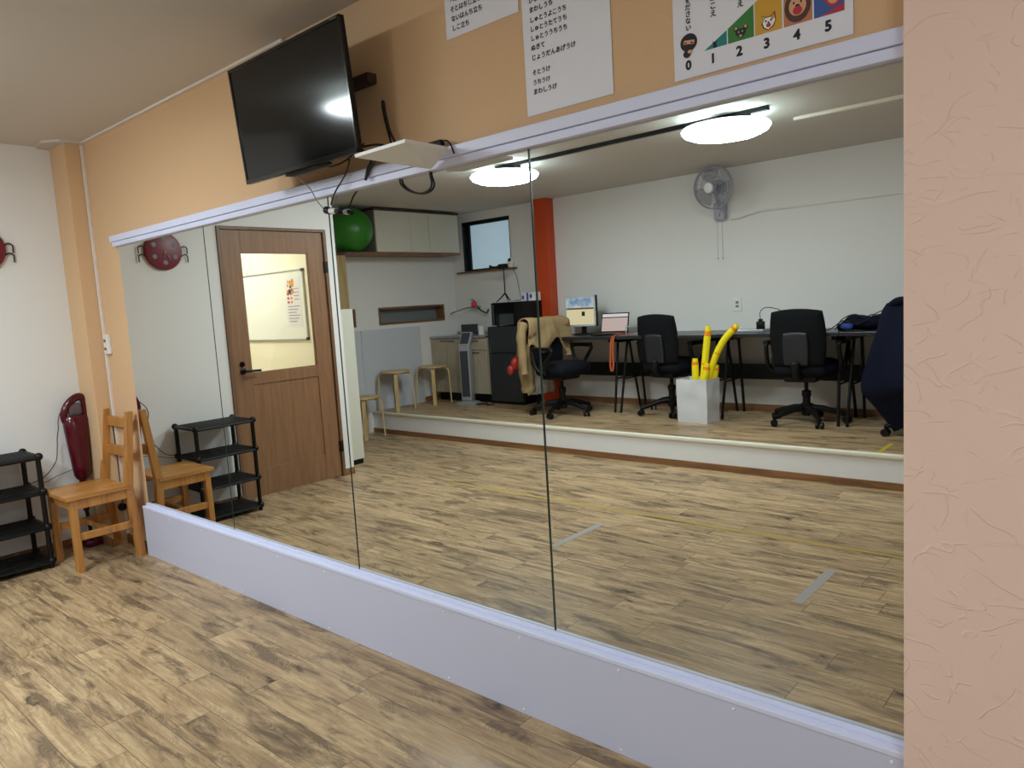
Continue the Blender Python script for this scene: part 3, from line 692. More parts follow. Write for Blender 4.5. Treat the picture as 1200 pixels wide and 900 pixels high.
pic('lion_drawing', [(circ(3.780, 1.945, .029, .034, 14), 'pmane'), (circ(3.780, 1.946, .019, .021), 'pskin'), (circ(3.772, 1.953, .002, .003), 'ink'), (circ(3.788, 1.953, .002, .003), 'ink'), (circ(3.780, 1.946, .005, .003), 'ink'), (circ(3.780, 1.936, .010, .009), 'pred')])
pic('monster_drawing', [([(3.826, 1.9085), (3.878, 1.9085), (3.878, 1.924), (3.858, 1.918)], 'pred'), (circ(3.856, 1.955, .024, .034, 18), 'pblue'), (circ(3.856, 1.948, .019, .026), 'pred'), (circ(3.856, 1.940, .012, .012), 'pskin')])
text_mesh('lettering', [(str(i), x, 1.8755, .0300, 0) for i, x in enumerate((3.507, 3.571, 3.637, 3.702, 3.770, 3.837))], M['ink'], p3, YT)
text_mesh('lettering', [('をださない', 3.517, 2.030, .0158, 1), ('のこえ', 3.582, 2.016, .0175, 1), ('のこえ', 3.649, 2.018, .0175, 1)], M['ink'], p3, YT)

# ------------------------------------------------------------------ ladybug clock
ck = thing('wall_clock', 'dark red ladybug shaped clock on the white end wall', 'clock', (XL, -0.510, 1.812))
CX = RY(PI / 2)
MB().lathe([(.001, 0), (.120, 0), (.127, .012), (.120, .028), (.10, .034), (.001, .036)], (0, 0, 0), 48, CX, cap=False).build('body', M['maroon_dark'], ck, 40)
for k in range(6):
    a = k * PI / 3 + PI / 2
    if True:
        MB().lathe([(.001, .038), (.015, .037), (.017, .034)], (0, .078 * math.cos(a), .078 * math.sin(a)), 16, CX, cap=False).build('hour_spot', M['pgrey'], ck, 40)
MB().beam((.040, 0, 0), (.040, -.035, .055 - .12), .005, .002).build('minute_hand', M['aluminium'], ck)
MB().beam((.041, 0, 0), (.041, .008, -.048), .006, .002).build('hour_hand', M['aluminium'], ck)
for sy in (-1, 1):
    for (zb, ze) in ((.02, -.02), (-.035, -.075)):
        MB().tube(spline([(.014, sy * .118, zb), (.016, sy * .14, zb + .012), (.016, sy * .160, zb), (.014, sy * .160, ze)]), .004, 8).build('leg', M['ink'], ck, 60)
for sy in (-1, 1): MB().tube(spline([(.014, sy * .03, .118), (.016, sy * .045, .145), (.016, sy * .062, .15), (.014, sy * .068, .138)]), .0035, 8).build('antenna', M['ink'], ck, 60)

# ------------------------------------------------------------------ pine chair
pc = thing('dining_chair', 'honey pine chair standing by the left end of the mirror', 'chair', (-0.205, -0.215, 0))
sw = .172
st = MB()
for i in range(4):
    x0 = -.195 + i * .0975; st.box((x0, -.205, .405), (x0 + .0972, .135, .427), .003)
st.build('seat', M['pine_seat'], pc)
for sx in (-1, 1):
    MB().beam((sx * (sw - .004), -.165, 0), (sx * (sw - .01), -.165, .406), .042, .036, .003, (0, 1, 0)).build('leg', M['pine'], pc)
    lg = MB(); x = sx * sw
    prof = [(.135, 0), (.180, 0), (.150, .41), (.195, .845), (.162, .845), (.108, .42)]
    lg.prism(prof, 0, x - .018, x + .018); lg.build('leg', M['pine'], pc)
    MB().box((sx * sw - .012, -.16, .175), (sx * sw + .012, .14, .215), .003).build('stretcher', M['pine'], pc)
    MB().box((sx * sw - .010, -.16, .350), (sx * sw + .010, .13, .405), .003).build('apron', M['pine'], pc)
    for y, z in ((-.165, .375), (0.0, .196), (.125, .385)):
        MB().lathe([(.006, 0), (.005, .003), (.001, .004)], (sx * (sw + .018 if y else sw + .012), y, z), 12, RY(sx * PI / 2)).build('screw', M['steel'], pc, 40)
MB().box((-.16, -.010, .180), (.16, .010, .212), .003).build('cross_rail', M['pine'], pc)
MB().box((-.16, -.178, .350), (.16, -.158, .405), .003).build('front_apron', M['pine'], pc)
for z in (.775, .605):
    yb = .150 + (z - .41) * .075
    MB().box((-.16, yb - .004, z - .030), (.16, yb + .014, z + .030), .003).build('back_slat', M['pine'], pc)

# ------------------------------------------------------------------ black plastic shoe rack
rk = thing('shoe_rack', 'black plastic four tier shoe rack against the white end wall', 'rack', (-0.415, -0.65, 0))
for z in (.64, .440, .238, .04):
    t = MB().box((-.142, -.222, z - .012), (.142, .222, z + .006), .006)
    for k in range(6): t.box((-.125 + k * .044, -.20, z + .004), (-.105 + k * .044, .20, z + .010), .002)
    for sx in (-1, 1):
        for sy in (-1, 1): t.sphere((sx * .142, sy * .205, z), .022, 12)
    for sx in (-1, 1): t.tube([(sx * .150, -.215, z - .008), (sx * .150, .215, z - .008)], .010, 8)
    t.build('shelf_tier', M['black'], rk, 40)
for sx in (-1, 1):
    for sy in (-1, 1): MB().cyl((sx * .140, sy * .200, 0.0), (sx * .140, sy * .200, .635), .0135, 12).build('post', M['black'], rk, 40)

# ------------------------------------------------------------------ stick vacuum
vc = thing('stick_vacuum', 'dark red stick vacuum leaning in the corner behind the pine chair', 'vacuum cleaner', (-0.54, -0.152, 0))
vc.scale = (.88, .84, 1)
def ell(c, a, b, n=20): return [(c[0] + a * math.cos(2 * PI * k / n), c[1] + b * math.sin(2 * PI * k / n), c[2]) for k in range(n)]
vb = MB().loft([ell((0, .0, .42), .030, .040), ell((0, .0, .445), .045, .056), ell((0, 0, .52), .05, .064), ell((0, 0, .62), .055, .074), ell((0, 0.0, .72), .058, .084), ell((0, 0.0, .79), .056, .088), ell((0, .0, .812), .040, .074)])
vb.build('body', M['maroon'], vc, 50)
vh = MB().tube(spline([(0, -.068, .78), (0, -.074, .82), (0, -.050, .872), (0, .0, .912), (0, .048, .920), (0, .070, .88), (0, .070, .82), (0, .066, .76)]), .024, 12)
vh.build('handle', M['maroon'], vc, 60)
MB().pillow(.10, .085, .04, T(0, .004, .845) @ RZ(PI / 2), e=3).build('dust_window', M['dust_cup'], vc, 60)
MB().loft([ell((0, .0, .425), .022, .030), ell((0, -.004, .40), .020, .024), ell((0, -.004, .33), .022, .030), ell((0, -.004, .26), .024, .030), ell((0, -.004, .22), .016, .018)]).build('neck', M['maroon'], vc, 50)
MB().cyl((0, -.004, .23), (.03, 0, .04), .013, 12).build('tube', M['black'], vc, 40)
MB().box((-.03, -.06, .0), (.075, .075, .045), .014).build('floor_head', M['maroon'], vc, 40)
cable('cord', [(-.54, -.205, .80), (-.545, -.225, .842), (-.51, -.255, .80), (-.505, -.262, .75), (-.545, -.262, .69), (-.565, -.262, .635), (-.535, -.29, .55), (-.545, -.36, .47), (-.55, -.44, .445)], .0028, M['dark_cord'], 'thin dark cord curling from the vacuum to behind the shoe rack', 'cord')
cable('cord', [(-.50, -.43, .44), (-.50, -.36, .45), (-.52, -.29, .47), (-.535, -.19, .49)], .002, M['dark_cord'], 'thin cord stretched between the rack and the vacuum neck', 'cord')
cg = MB().sphere((-.30, -.035, .245), .032, 18, (1, .8, .75)).tube(spline([(-.30, -.03, .27), (-.33, -.02, .40), (-.345, -.015, .60), (-.35, -.016, .80)]), .003, 6)
tag(cg.build('cord_reel', M['black'], None, 60), 'small round black cord reel hanging low behind the pine chair', 'cord reel')

# ------------------------------------------------------------------ tapes on floor
def tape(x0, y0, x1, y1, z, m, label, grp=None):
    tag(MB().box((x0, y0, z), (x1, y1, z + .0012)).build('floor_tape', m), label, 'tape', grp)
tape(0.35, -2.060, 3.9, -2.046, 0, M['yellow_tape'], 'long thin yellow tape line across the main floor')
tape(1.932, -1.772, 1.977, -1.312, 0, M['tape'], 'milky white tape strip on the floor nearer the door', 'white tape marks')
tape(3.262, -1.722, 3.306, -1.276, 0, M['tape'], 'milky white tape strip on the floor nearer the pillar', 'white tape marks')
tape(3.055, -3.64, 3.085, -3.32, H, M['yellow_tape'], 'short yellow tape strip on the platform by the coat chair')

# ------------------------------------------------------------------ kitchen corner
# wall cabinet with shelf
wc = thing('wall_cabinet', 'cream fronted wall cabinet on the kitchen corner wall under the ceiling', 'cabinet', (XA, -3.85, 1.92))
MB().box((0, -.62, .02), (.31, .60, .455), .002).build('carcass', M['carcass_grey'], wc)
MB().box((0, -.625, .455), (.335, .61, .478), .002).build('top_board', M['dark_wood'], wc)
MB().box((0, -.625, -.004), (.335, 1.0, .018), .002).build('bottom_shelf', M['niche_wood'], wc)
for i, (a, b2) in enumerate(((.598, .122), (.118, -.148), (-.156, -.612))):
    MB().box((.31, b2, .022), (.330, a, .452), .002).build('cabinet_door', M['cab_white'], wc)
# cream board + beech board
cb = MB().box((-1.35, -2.20, .045), (-.85, -2.06, 1.362), .003).build('low_cabinet', M['cab_white'])
tag(cb, 'tall narrow cream cabinet side just beyond the door wall', 'cabinet')
MB().box((-1.34, -2.19, 0), (-.86, -2.07, .045)).build('plinth_base', M['black'], cb)
tag(MB().box((-1.83, -2.878, 0), (-1.80, -2.52, 1.905), .002).build('upright_board', M['beech']), 'upright beech coloured board supporting the shelf under the green ball', 'board')
# ball
bl = MB().sphere((-1.845, -3.00, 1.938 + .225), .228, 48)
tag(bl.build('exercise_ball', M['green'], None, 80), 'large green exercise ball on the shelf beside the wall cabinet', 'ball')
# sink unit
sk = thing('sink_unit', 'beige kitchen sink unit with grey worktop left of the fridge', 'kitchen unit', (-2.065, -4.66, H))
W = .90
MB().box((0, 0, .10), (W, .44, .735), .002).build('carcass', M['kitchen'], sk)
MB().box((.02, 0, 0), (W - .02, .38, .10)).build('toe_kick', M['black'], sk)
MB().box((0, 0, .735), (W, .475, .757), .003).build('worktop', M['steel'], sk)
MB().box((0, .0, .757), (W, .015, .79), .003).build('backsplash', M['steel'], sk)
for (a, b2, c, e) in ((.004, .255, .105, .728), (.259, .56, .105, .728), (.564, W - .004, .60, .728), (.564, W - .004, .105, .594)):
    o = MB().box((a, .44, c), (b2, .458, e), .002).build('cabinet_door' if e - c > .2 and True else 'drawer', M['kitchen'], sk)
    hx = b2 - .10 if a < .2 else ((a + .03) if a < .3 else (a + b2) / 2 - .05)
    MB().box((hx, .458, e - .032), (hx + .10, .470, e - .018), .003).build('handle', M['niche_wood'], o)
cu = MB().lathe([(.001, 0), (.038, 0), (.042, .10), (.038, .10), (.034, .01), (.001, .01)], (-1.435, -4.42, H + .757), 24, cap=False).build('cup', M['white_plastic'], None, 40)
tag(cu, 'white cup on the sink worktop beside the fridge', 'cup')
tag(MB().box((-1.93, -4.60, H + .765), (-1.66, -4.585, H + .875), .004, None).build('splash_tray', M['dark_grey']), 'dark grey tray standing upright at the back of the sink', 'tray')
fc = thing('wall_faucet', 'wall mounted faucet with a long swing spout and pink-red knob', 'faucet', (-1.68, YB, 1.30))
MB().cyl((0, 0, 0), (0, .07, 0), .022, 14).cyl((0, .07, -.01), (.0, .07, .02), .026, 14).build('valve_body', M['steel'], fc, 40)
MB().tube(spline([(0, .07, 0), (-.08, .12, .0), (-.20, .17, -.03), (-.29, .19, -.055), (-.30, .19, -.075)]), .008, 8).build('spout', M['steel'], fc, 60)
MB().sphere((0, .09, .035), .042, 18, (1, .7, 1)).build('knob', M['pink_red'], fc, 60)
MB().tube(spline([(.02, .06, .0), (.08, .08, -.03), (.16, .06, -.07), (.19, .05, -.03)]), .010, 8).build('lever', M['dark_grey'], fc, 60)
MB().tube(spline([(0, .06, .06), (-.03, .06, .085), (-.08, .05, .095)]), .006, 8).build('rod', M['dark_grey'], fc, 60)
# fridge
fg = thing('refrigerator', 'black two door refrigerator carrying the microwave', 'refrigerator', (-0.905, -4.42, H))
MB().box((-.23, -.22, .02), (.23, .175, .852), .006).build('body', M['black'], fg)
o = MB().box((-.23, .180, .565), (.23, .222, .852), .008).build('freezer_door', M['slate'], fg); MB().box((-.215, .222, .57), (-.19, .232, .66), .003).build('handle', M['dark_grey'], o)
o = MB().box((-.23, .180, .03), (.23, .222, .558), .008).build('fridge_door', M['slate'], fg); MB().box((-.215, .222, .46), (-.19, .232, .55), .003).build('handle', M['dark_grey'], o)
MB().box((-.20, -.20, 0), (.20, .18, .03)).build('foot_rail', M['black'], fg)
# microwave
mz = H + .852
mw = thing('microwave', 'black microwave on top of the refrigerator', 'microwave', (-0.86, -4.42, mz))
MB().box((-.235, -.18, .012), (.235, .165, .258), .006).build('housing', M['black'], mw)
o = MB().box((-.235, .165, .015), (.10, .185, .255), .004).build('microwave_door', M['black_gloss'], mw)
MB().box((-.12, .185, .015), (.085, .187, .135), .001).build('window', M['dark_glass'], o)
MB().cyl((-.19, .20, .03), (-.19, .20, .235), .007, 8).build('handle', M['dark_grey'], o)
MB().box((.102, .165, .015), (.235, .184, .255), .004).build('control_panel', M['black'], mw)
for sx in (-1, 1):
    for sy in (-1, 1): MB().cyl((sx * .19, sy * .14, 0), (sx * .19, sy * .14, .015), .014, 10).build('foot', M['black'], mw)
# tripod
tz = mz + .258
tp = thing('tripod', 'small black phone tripod on the microwave in front of the window', 'tripod', (-1.005, -4.38, tz))
MB().cyl((0, 0, .09), (-.0, 0, .38), .0065, 10).build('pole', M['black'], tp, 40)
for k in range(3):
    a = k * 2 * PI / 3 + .5; MB().tube([(0, 0, .10), (.05 * math.cos(a), .05 * math.sin(a), .05), (.105 * math.cos(a), .105 * math.sin(a), .004)], [.008, .007, .005], 8).build('leg', M['black'], tp, 40)
MB().box((-.07, -.02, .365), (.055, .02, .42), .010).build('clamp', M['black'], tp)
MB().tube(spline([(-.07, 0, .395), (-.13, .01, .39), (-.19, .01, .405)]), [.012] * 16 + [.018], 10).build('handle', M['black'], tp, 50)
# security camera on sill
sc = thing('security_camera', 'white security camera with round black eye on the window sill', 'camera', (-1.115, YB + .035, 1.728))
MB().lathe([(.001, 0), (.030, 0), (.034, .02), (.026, .035), (.001, .036)], (0, 0, 0), 20, cap=False).sphere((0, 0, .068), .040, 20, (1, 1, 1.1)).build('housing', M['white_plastic'], sc, 50)
MB().sphere((.008, .026, .080), .022, 16).build('lens', M['black_gloss'], sc, 50)
cable('cord', [(-1.085, YB + .05, 1.72), (-1.06, YB + .015, 1.62), (-1.035, YB + .015, 1.50), (-1.01, YB + .02, 1.36)], .0025, M['dark_cord'], 'thin dark cord hanging from the window sill to the microwave', 'cord')
bx = MB().use(M['white_plastic']).box((-.775, -4.50, tz), (-.60, -4.38, tz + .09), .003).use(M['blue_print']).box((-.70, -4.3795, tz + .002), (-.675, -4.379, tz + .088)).box((-.655, -4.3795, tz + .03), (-.625, -4.379, tz + .07)).use(M['blue_print']).box((-.765, -4.3795, tz + .02), (-.735, -4.379, tz + .06)).build('carton', None)
tag(bx, 'white carton with blue print on top of the microwave', 'box')
pp = MB(); pp.box((-.93, -4.46, tz), (-.79, -4.34, tz + .006), .001).box((-.92, -4.45, tz + .006), (-.785, -4.33, tz + .012), .001, T(-.86, -4.4, tz) @ RY(-.10) @ T(.86, 4.4, -tz) @ T(0, 0, .006))
tag(pp.build('paper_stack', M['paper']), 'loose white papers on the microwave beside the carton', 'papers')
# tower fan
tf = thing('tower_fan', 'silver tower fan with slanted control head on a round base', 'tower fan', (-1.40, -4.10, H), -.35)
tf.scale = (1.25, 1.1, 1)
MB().lathe([(.001, 0), (.115, 0), (.118, .012), (.10, .026), (.05, .040), (.001, .045)], (0, 0, 0), 36, cap=False).build('base', M['silver'], tf, 40)
MB().box((-.052, -.045, .04), (.052, .045, .66), .012).build('column', M['silver'], tf)
MB().box((-.038, .043, .09), (.038, .049, .60), .002).build('grille', M['dark_grey'], tf)
MB().box((-.054, -.04, -.02), (.054, .012, .17), .010, T(0, .025, .665) @ RX(.62)).build('control_head', M['silver'], tf)
MB().box((-.040, .012, .01), (.040, .016, .15), .002, T(0, .025, .665) @ RX(.62)).build('control_panel', M['dark_grey'], tf)
sl1 = MB().tube(spline([(-1.28, -4.12, H + .008), (-1.22, -4.07, H + .010), (-1.15, -4.13, H + .012), (-1.08, -4.06, H + .010), (-1.02, -4.10, H + .010)]), .010, 8)
tag(sl1.build('cord', M['dark_cord'], None, 60), 'short black cord lying on the platform before the refrigerator', 'cord')

# stools
def make_stool():
    t = thing('stool', '', 'stool', (0, 0, 0), 0, 'round birch stools by the platform')
    MB().lathe([(.001, .415), (.160, .415), (.168, .424), (.160, .438), (.001, .440)], (0, 0, 0), 40, cap=False).build('seat', M['birch'], t, 40)
    for k in range(4):
        a = PI / 4 + k * PI / 2; c, s = math.cos(a), math.sin(a)
        pts = spline([(.06, 0, .404), (.135, 0, .404), (.168, 0, .392), (.182, 0, .36), (.188, 0, .20), (.194, 0, 0)], 6); rings = []
        for i, p in enumerate(pts):
            tt = (pts[min(i + 1, len(pts) - 1)] - pts[max(i - 1, 0)]).normalized(); nn = Vector((tt.z, 0, -tt.x))
            ring = []
            for sx, sy in ((-1, -1), (1, -1), (1, 1), (-1, 1)):
                q = p + nn * (sx * .0075) + Vector((0, sy * .020, 0)); ring.append((q.x * c - q.y * s, q.x * s + q.y * c, max(q.z, 0)))
            rings.append(ring)
        MB().loft(rings).build('leg', M['birch'], t)
    return t
s0 = make_stool()
for i, (x, y, z, a, lab) in enumerate(((-1.885, -3.475, H, -.10, 'round birch stool at the platform edge, middle one of three'), (-1.85, -4.00, H, -.05, 'round birch stool on the platform nearest the sink unit'), (-1.88, -3.02, 0, -.1, 'round birch stool on the lower floor, half hidden by the cream cabinet'))):
    o = s0 if i == 0 else copy_tree(s0); o.location = (x, y, z); o.rotation_euler = (0, 0, a); o['label'] = lab

# ------------------------------------------------------------------ desks
DT = H + .735
def make_desk():
    t = thing('desk', '', 'desk', (0, 0, 0), 0, 'charcoal desks in a row along the back wall')
    MB().box((0, 0, .705), (1.018, .60, .735), .003).build('desktop', M['desk_top'], t)
    for x in (.05, .965):
        s = 1 if x < .5 else -1
        tr = thing('trestle', 'black splayed trestle', None); del tr['label']; tr.parent = t
        MB().box((x - .02, .06, .672), (x + .02, .54, .705), .003).build('top_bar', M['black'], tr)
        for y0, y1 in ((.40, .53), (.20, .07)):
            MB().tube([(x, y0, .68), (x - s * .02, y1, .0)], .012, 10).build('leg', M['black'], tr, 40)
        MB().cyl((x - s * .008, .46, .32), (x - s * .008, .14, .32), .008, 8).build('crossbar', M['black'], tr, 40)
    MB().box((.0, .12, .305), (1.018, .14, .440), .003).build('modesty_panel', M['black'], t)
    return t
d0 = make_desk()
for i, (x, lab) in enumerate(((-.458, 'charcoal desk holding the monitor and laptop'), (.562, 'charcoal desk behind the white bag of yellow sticks'), (1.582, 'charcoal desk with the black charger, behind the middle office chair'), (2.602, 'charcoal desk with the heap of black cables'))):
    o = d0 if i == 0 else copy_tree(d0); o.location = (x, YB + .005, H); o['label'] = lab

# monitor
mo = thing('monitor', 'silver framed monitor showing a web page on the leftmost desk', 'monitor', (0.0, -4.38, DT), PI - .05)
MB().lathe([(.001, 0), (.11, 0), (.11, .008), (.03, .016), (.001, .018)], (0, -.05, 0), 30, cap=False).build('base', M['black'], mo, 40)
MB().box((-.025, -.06, .01), (.025, -.035, .20), .005).build('neck', M['black'], mo)
MB().box((-.195, -.035, .085), (.195, .0, .395), .006).build('housing', M['black'], mo)
fb = MB(); fb.box((-.195, 0, .377), (.195, .012, .395), .003).box((-.195, 0, .085), (.195, .012, .105), .003).box((-.195, 0, .085), (-.177, .012, .395), .003).box((.177, 0, .085), (.195, .012, .395), .003)
fb.build('bezel', M['light_silver'], mo)
MB().box((-.177, .002, .105), (.177, .006, .377)).build('screen', M['page_sky'], mo)
MB().box((.02, .0061, .19), (.06, .0066, .235)).build('page_image', M['pdark'], mo)
# the monitor faces +y in local space turned by pi would face -y; the room side is +y
mo.rotation_euler = (0, 0, .05)
lp = thing('laptop', 'open black laptop beside the monitor', 'laptop', (0.40, -4.28, DT), -.12)
MB().box((-.15, -.11, 0), (.15, .11, .018), .004).build('keyboard_base', M['black'], lp)
lid = MB().box((-.15, -.008, 0), (.15, .0, .20), .004, T(0, -.108, .015) @ RX(.25)).build('lid', M['black'], lp)
MB().box((-.138, .0002, .016), (.138, .0014, .188), 0, T(0, -.108, .015) @ RX(.25)).build('screen', M['page_text'], lp)
# wire tray
wt = MB()
for z in (.0, .075):
    wt.tube([(.60, -4.50, DT + z + .004), (.82, -4.50, DT + z + .004), (.82, -4.27, DT + z + .004), (.60, -4.27, DT + z + .004)], .004, 6, closed=True)
for x in (.60, .82):
    for y in (-4.50, -4.27): wt.cyl((x, y, DT), (x, y, DT + .08), .004, 6)
for i in range(9):
    x = .625 + i * .024; wt.cyl((x, -4.50, DT + .003), (x, -4.27, DT + .003), .0015, 5)
tag(wt.build('letter_tray', M['light_silver'], None, 60), 'thin wire letter tray on the desk beside the laptop', 'tray')
# orange lanyard over the desk edge
la = MB(); 
def ribbon(mb, pts, w, side, th=.003):
    P = spline(pts, 6); rings = []; sd = Vector(side).normalized()
    for i, p in enumerate(P):
        t = (P[min(i + 1, len(P) - 1)] - P[max(i - 1, 0)]).normalized(); n = t.cross(sd).normalized()
        rings.append([p + sd * w / 2 + n * th / 2, p - sd * w / 2 + n * th / 2, p - sd * w / 2 - n * th / 2, p + sd * w / 2 - n * th / 2])
    mb.loft(rings)
ribbon(la, [(.76, -4.15, DT + .012), (.68, -4.09, DT + .014), (.61, -4.05, DT + .010), (.575, -4.05, DT - .03), (.565, -4.045, DT - .14), (.555, -4.045, DT - .27), (.570, -4.045, DT - .33), (.590, -4.045, DT - .27), (.588, -4.045, DT - .14), (.60, -4.05, DT - .02), (.63, -4.06, DT + .018), (.72, -4.12, DT + .02)], .020, (1, .1, .1))
tag(la.build('lanyard', M['orange_strap'], None, 60), 'orange strap looped over the front edge of the desk', 'strap')
# flat silver box + charger
tag(MB().box((1.67, -4.45, DT), (1.93, -4.27, DT + .022), .005).build('flat_device', M['silver']), 'flat silver device lying on the desk left of the charger', 'device')
ch = MB().box((1.87, -4.33, DT + .022), (1.93, -4.28, DT + .088), .006).box((1.885, -4.32, DT + .088), (1.915, -4.29, DT + .108), .003).tube(spline([(1.90, -4.305, DT + .105), (1.895, -4.31, DT + .16), (1.93, -4.33, DT + .20), (2.00, -4.36, DT + .19), (2.06, -4.38, DT + .15), (2.10, -4.40, DT + .005)]), .003, 6)
tag(ch.build('charger', M['black'], None, 50), 'black charger block with looping cord on the silver device', 'charger')
# bag heap with cables
hp = thing('cable_bag', 'dark crumpled bag with blue patch and cables on the rightmost desk', 'bag', (2.72, -4.30, DT))
hb = MB(); rings = []
for i in range(13):
    u = i / 12; x = -.19 + .42 * u; hgt = .125 * math.sin(PI * min(1, max(.04, u))) ** .5 * (1 + .18 * math.sin(9 * u)); dp = .10 * math.sin(PI * max(.05, min(.97, u))) ** .4
    rings.append([(x, dp * math.cos(a * PI / 8), max(.001, hgt * .5 + hgt * .5 * math.sin(a * PI / 8) * (1 + .12 * math.sin(a * 3 + i)))) for a in range(16)])
hb.loft(rings).build('sack', M['navy'], hp, 50)
MB().pillow(.10, .05, .05, T(-.10, .10, .035) @ RZ(.3), e=3).build('blue_patch', M['blue'], hp, 60)
for k, pts in enumerate(([(-.20, .06, .01), (-.14, .08, .09), (-.05, .09, .125), (.02, .08, .10), (.08, .09, .12), (.16, .08, .10), (.22, .06, .13)], [(-.30, .05, .004), (-.24, .07, .012), (-.19, .09, .04), (-.12, .11, .08), (-.03, .11, .05), (.06, .11, .09)], [(.05, .05, .10), (.12, .03, .14), (.20, .02, .15), (.24, .03, .11)])):
    MB().tube(spline(pts), .004, 6).build('cable', M['dark_cord'], hp, 60)
# outlet on back wall
ol = MB().box((1.50, YB, 1.13), (1.58, YB + .010, 1.255), .004).build('wall_outlet', M['white_plastic']); tag(ol, 'white wall outlet above the desks on the back wall', 'outlet')
for z in (1.165, 1.20): MB().box((1.525, YB + .010, z), (1.555, YB + .0115, z + .022), .001).build('socket_insert', M['pgrey'], ol)
cw = MB().tube(spline([(1.50, YB + .012, 1.956), (1.58, YB + .012, 1.958), (1.66, YB + .012, 1.975), (1.76, YB + .010, 1.992), (1.86, YB + .008, 1.997)]), .008, 8)
cw.box((1.85, YB, 1.985), (6.0, YB + .014, 2.003), .003)
tag(cw.build('cable_trunking', M['lead'], None, 50), 'thin cable trunking on the back wall right of the wall fan', 'cable trunking')

# wall fan
wf = thing('wall_fan', 'grey wall fan with pull cords high on the back wall', 'fan', (1.415, YB, 2.165))
MB().box((-.055, 0, -.215), (.055, .075, -.045), .028).build('control_box', M['fan_grey'], wf, 40)
for z in (-.095, -.160): MB().lathe([(.018, 0), (.015, .014), (.001, .016)], (0, .075, z), 16, RX(-PI / 2)).build('knob', M['fan_grey'], wf, 40)
MB().tube(spline([(0, .05, -.06), (0, .09, .0), (0, .12, .05)]), .022, 12).build('neck', M['fan_grey'], wf, 50)
FT = T(.035, .19, .065) @ RZ(.10) @ RX(-PI / 2 - .10)
MB().lathe([(.001, -.10), (.05, -.10), (.062, -.07), (.062, -.01), (.03, .0)], (0, 0, 0), 24, FT, cap=False).build('motor', M['fan_grey'], wf, 50)
cg = MB()
R = .185
def fp(r, a, z): return FT @ Vector((r * math.cos(a), r * math.sin(a), z))
for (r, z) in ((R, .04), (R * .985, .055), (R * .9, .085), (R * .66, .105), (R * .42, .115), (R * .985, .025), (R * .8, -.005), (R * .5, -.02)):
    cg.tube([fp(r, 2 * PI * k / 40, z) for k in range(40)], .0022 if r < R * .98 else .004, 5, closed=True)
for k in range(44):
    a = 2 * PI * k / 44
    cg.tube([fp(.04, a, .118), fp(R * .66, a, .105), fp(R * .9, a, .085), fp(R, a, .04)], .0011, 4)
    if k % 2 == 0: cg.tube([fp(R, a, .04), fp(R * .8, a, -.005), fp(R * .3, a, -.025)], .0011, 4)
cg.build('cage', M['fan_grey'], wf, 60)
MB().lathe([(.001, .128), (.040, .126), (.048, .112), (.001, .110)], (0, 0, 0), 28, FT, cap=False).build('badge_disc', M['white_plastic'], wf, 50)
MB().lathe([(.001, .085), (.028, .08), (.032, .03), (.001, .02)], (0, 0, 0), 20, FT, cap=False).build('hub', M['fan_grey'], wf, 50)
for k in range(3):
    a0 = k * 2 * PI / 3 + .4; n = 9; vs = []; 
    for i in range(n):
        u = i / (n - 1); r = .028 + .135 * u; wd = .55 + .55 * math.sin(u * PI * .75)
        for j in range(5):
            a = a0 + (j / 4 - .5) * wd * 1.3; vs.append(fp(r, a, .05 + .022 * (j / 4 - .5)))
    fs = [[i * 5 + j, (i + 1) * 5 + j, (i + 1) * 5 + j + 1, i * 5 + j + 1] for i in range(n - 1) for j in range(4)]
    m2 = MB().add(vs, fs).add([v + (FT.to_3x3() @ Vector((0, 0, -.002))) for v in vs], [f[::-1] for f in fs]); m2.build('blade', M['fan_blade'], wf, 60)
for sx in (-1, 1):
    MB().cyl((sx * .022, .055, -.21), (sx * .024, .055, -.545), .0016, 6).sphere((sx * .024, .055, -.55), .007, 10).build('pull_cord', M['fan_grey'], wf, 40)

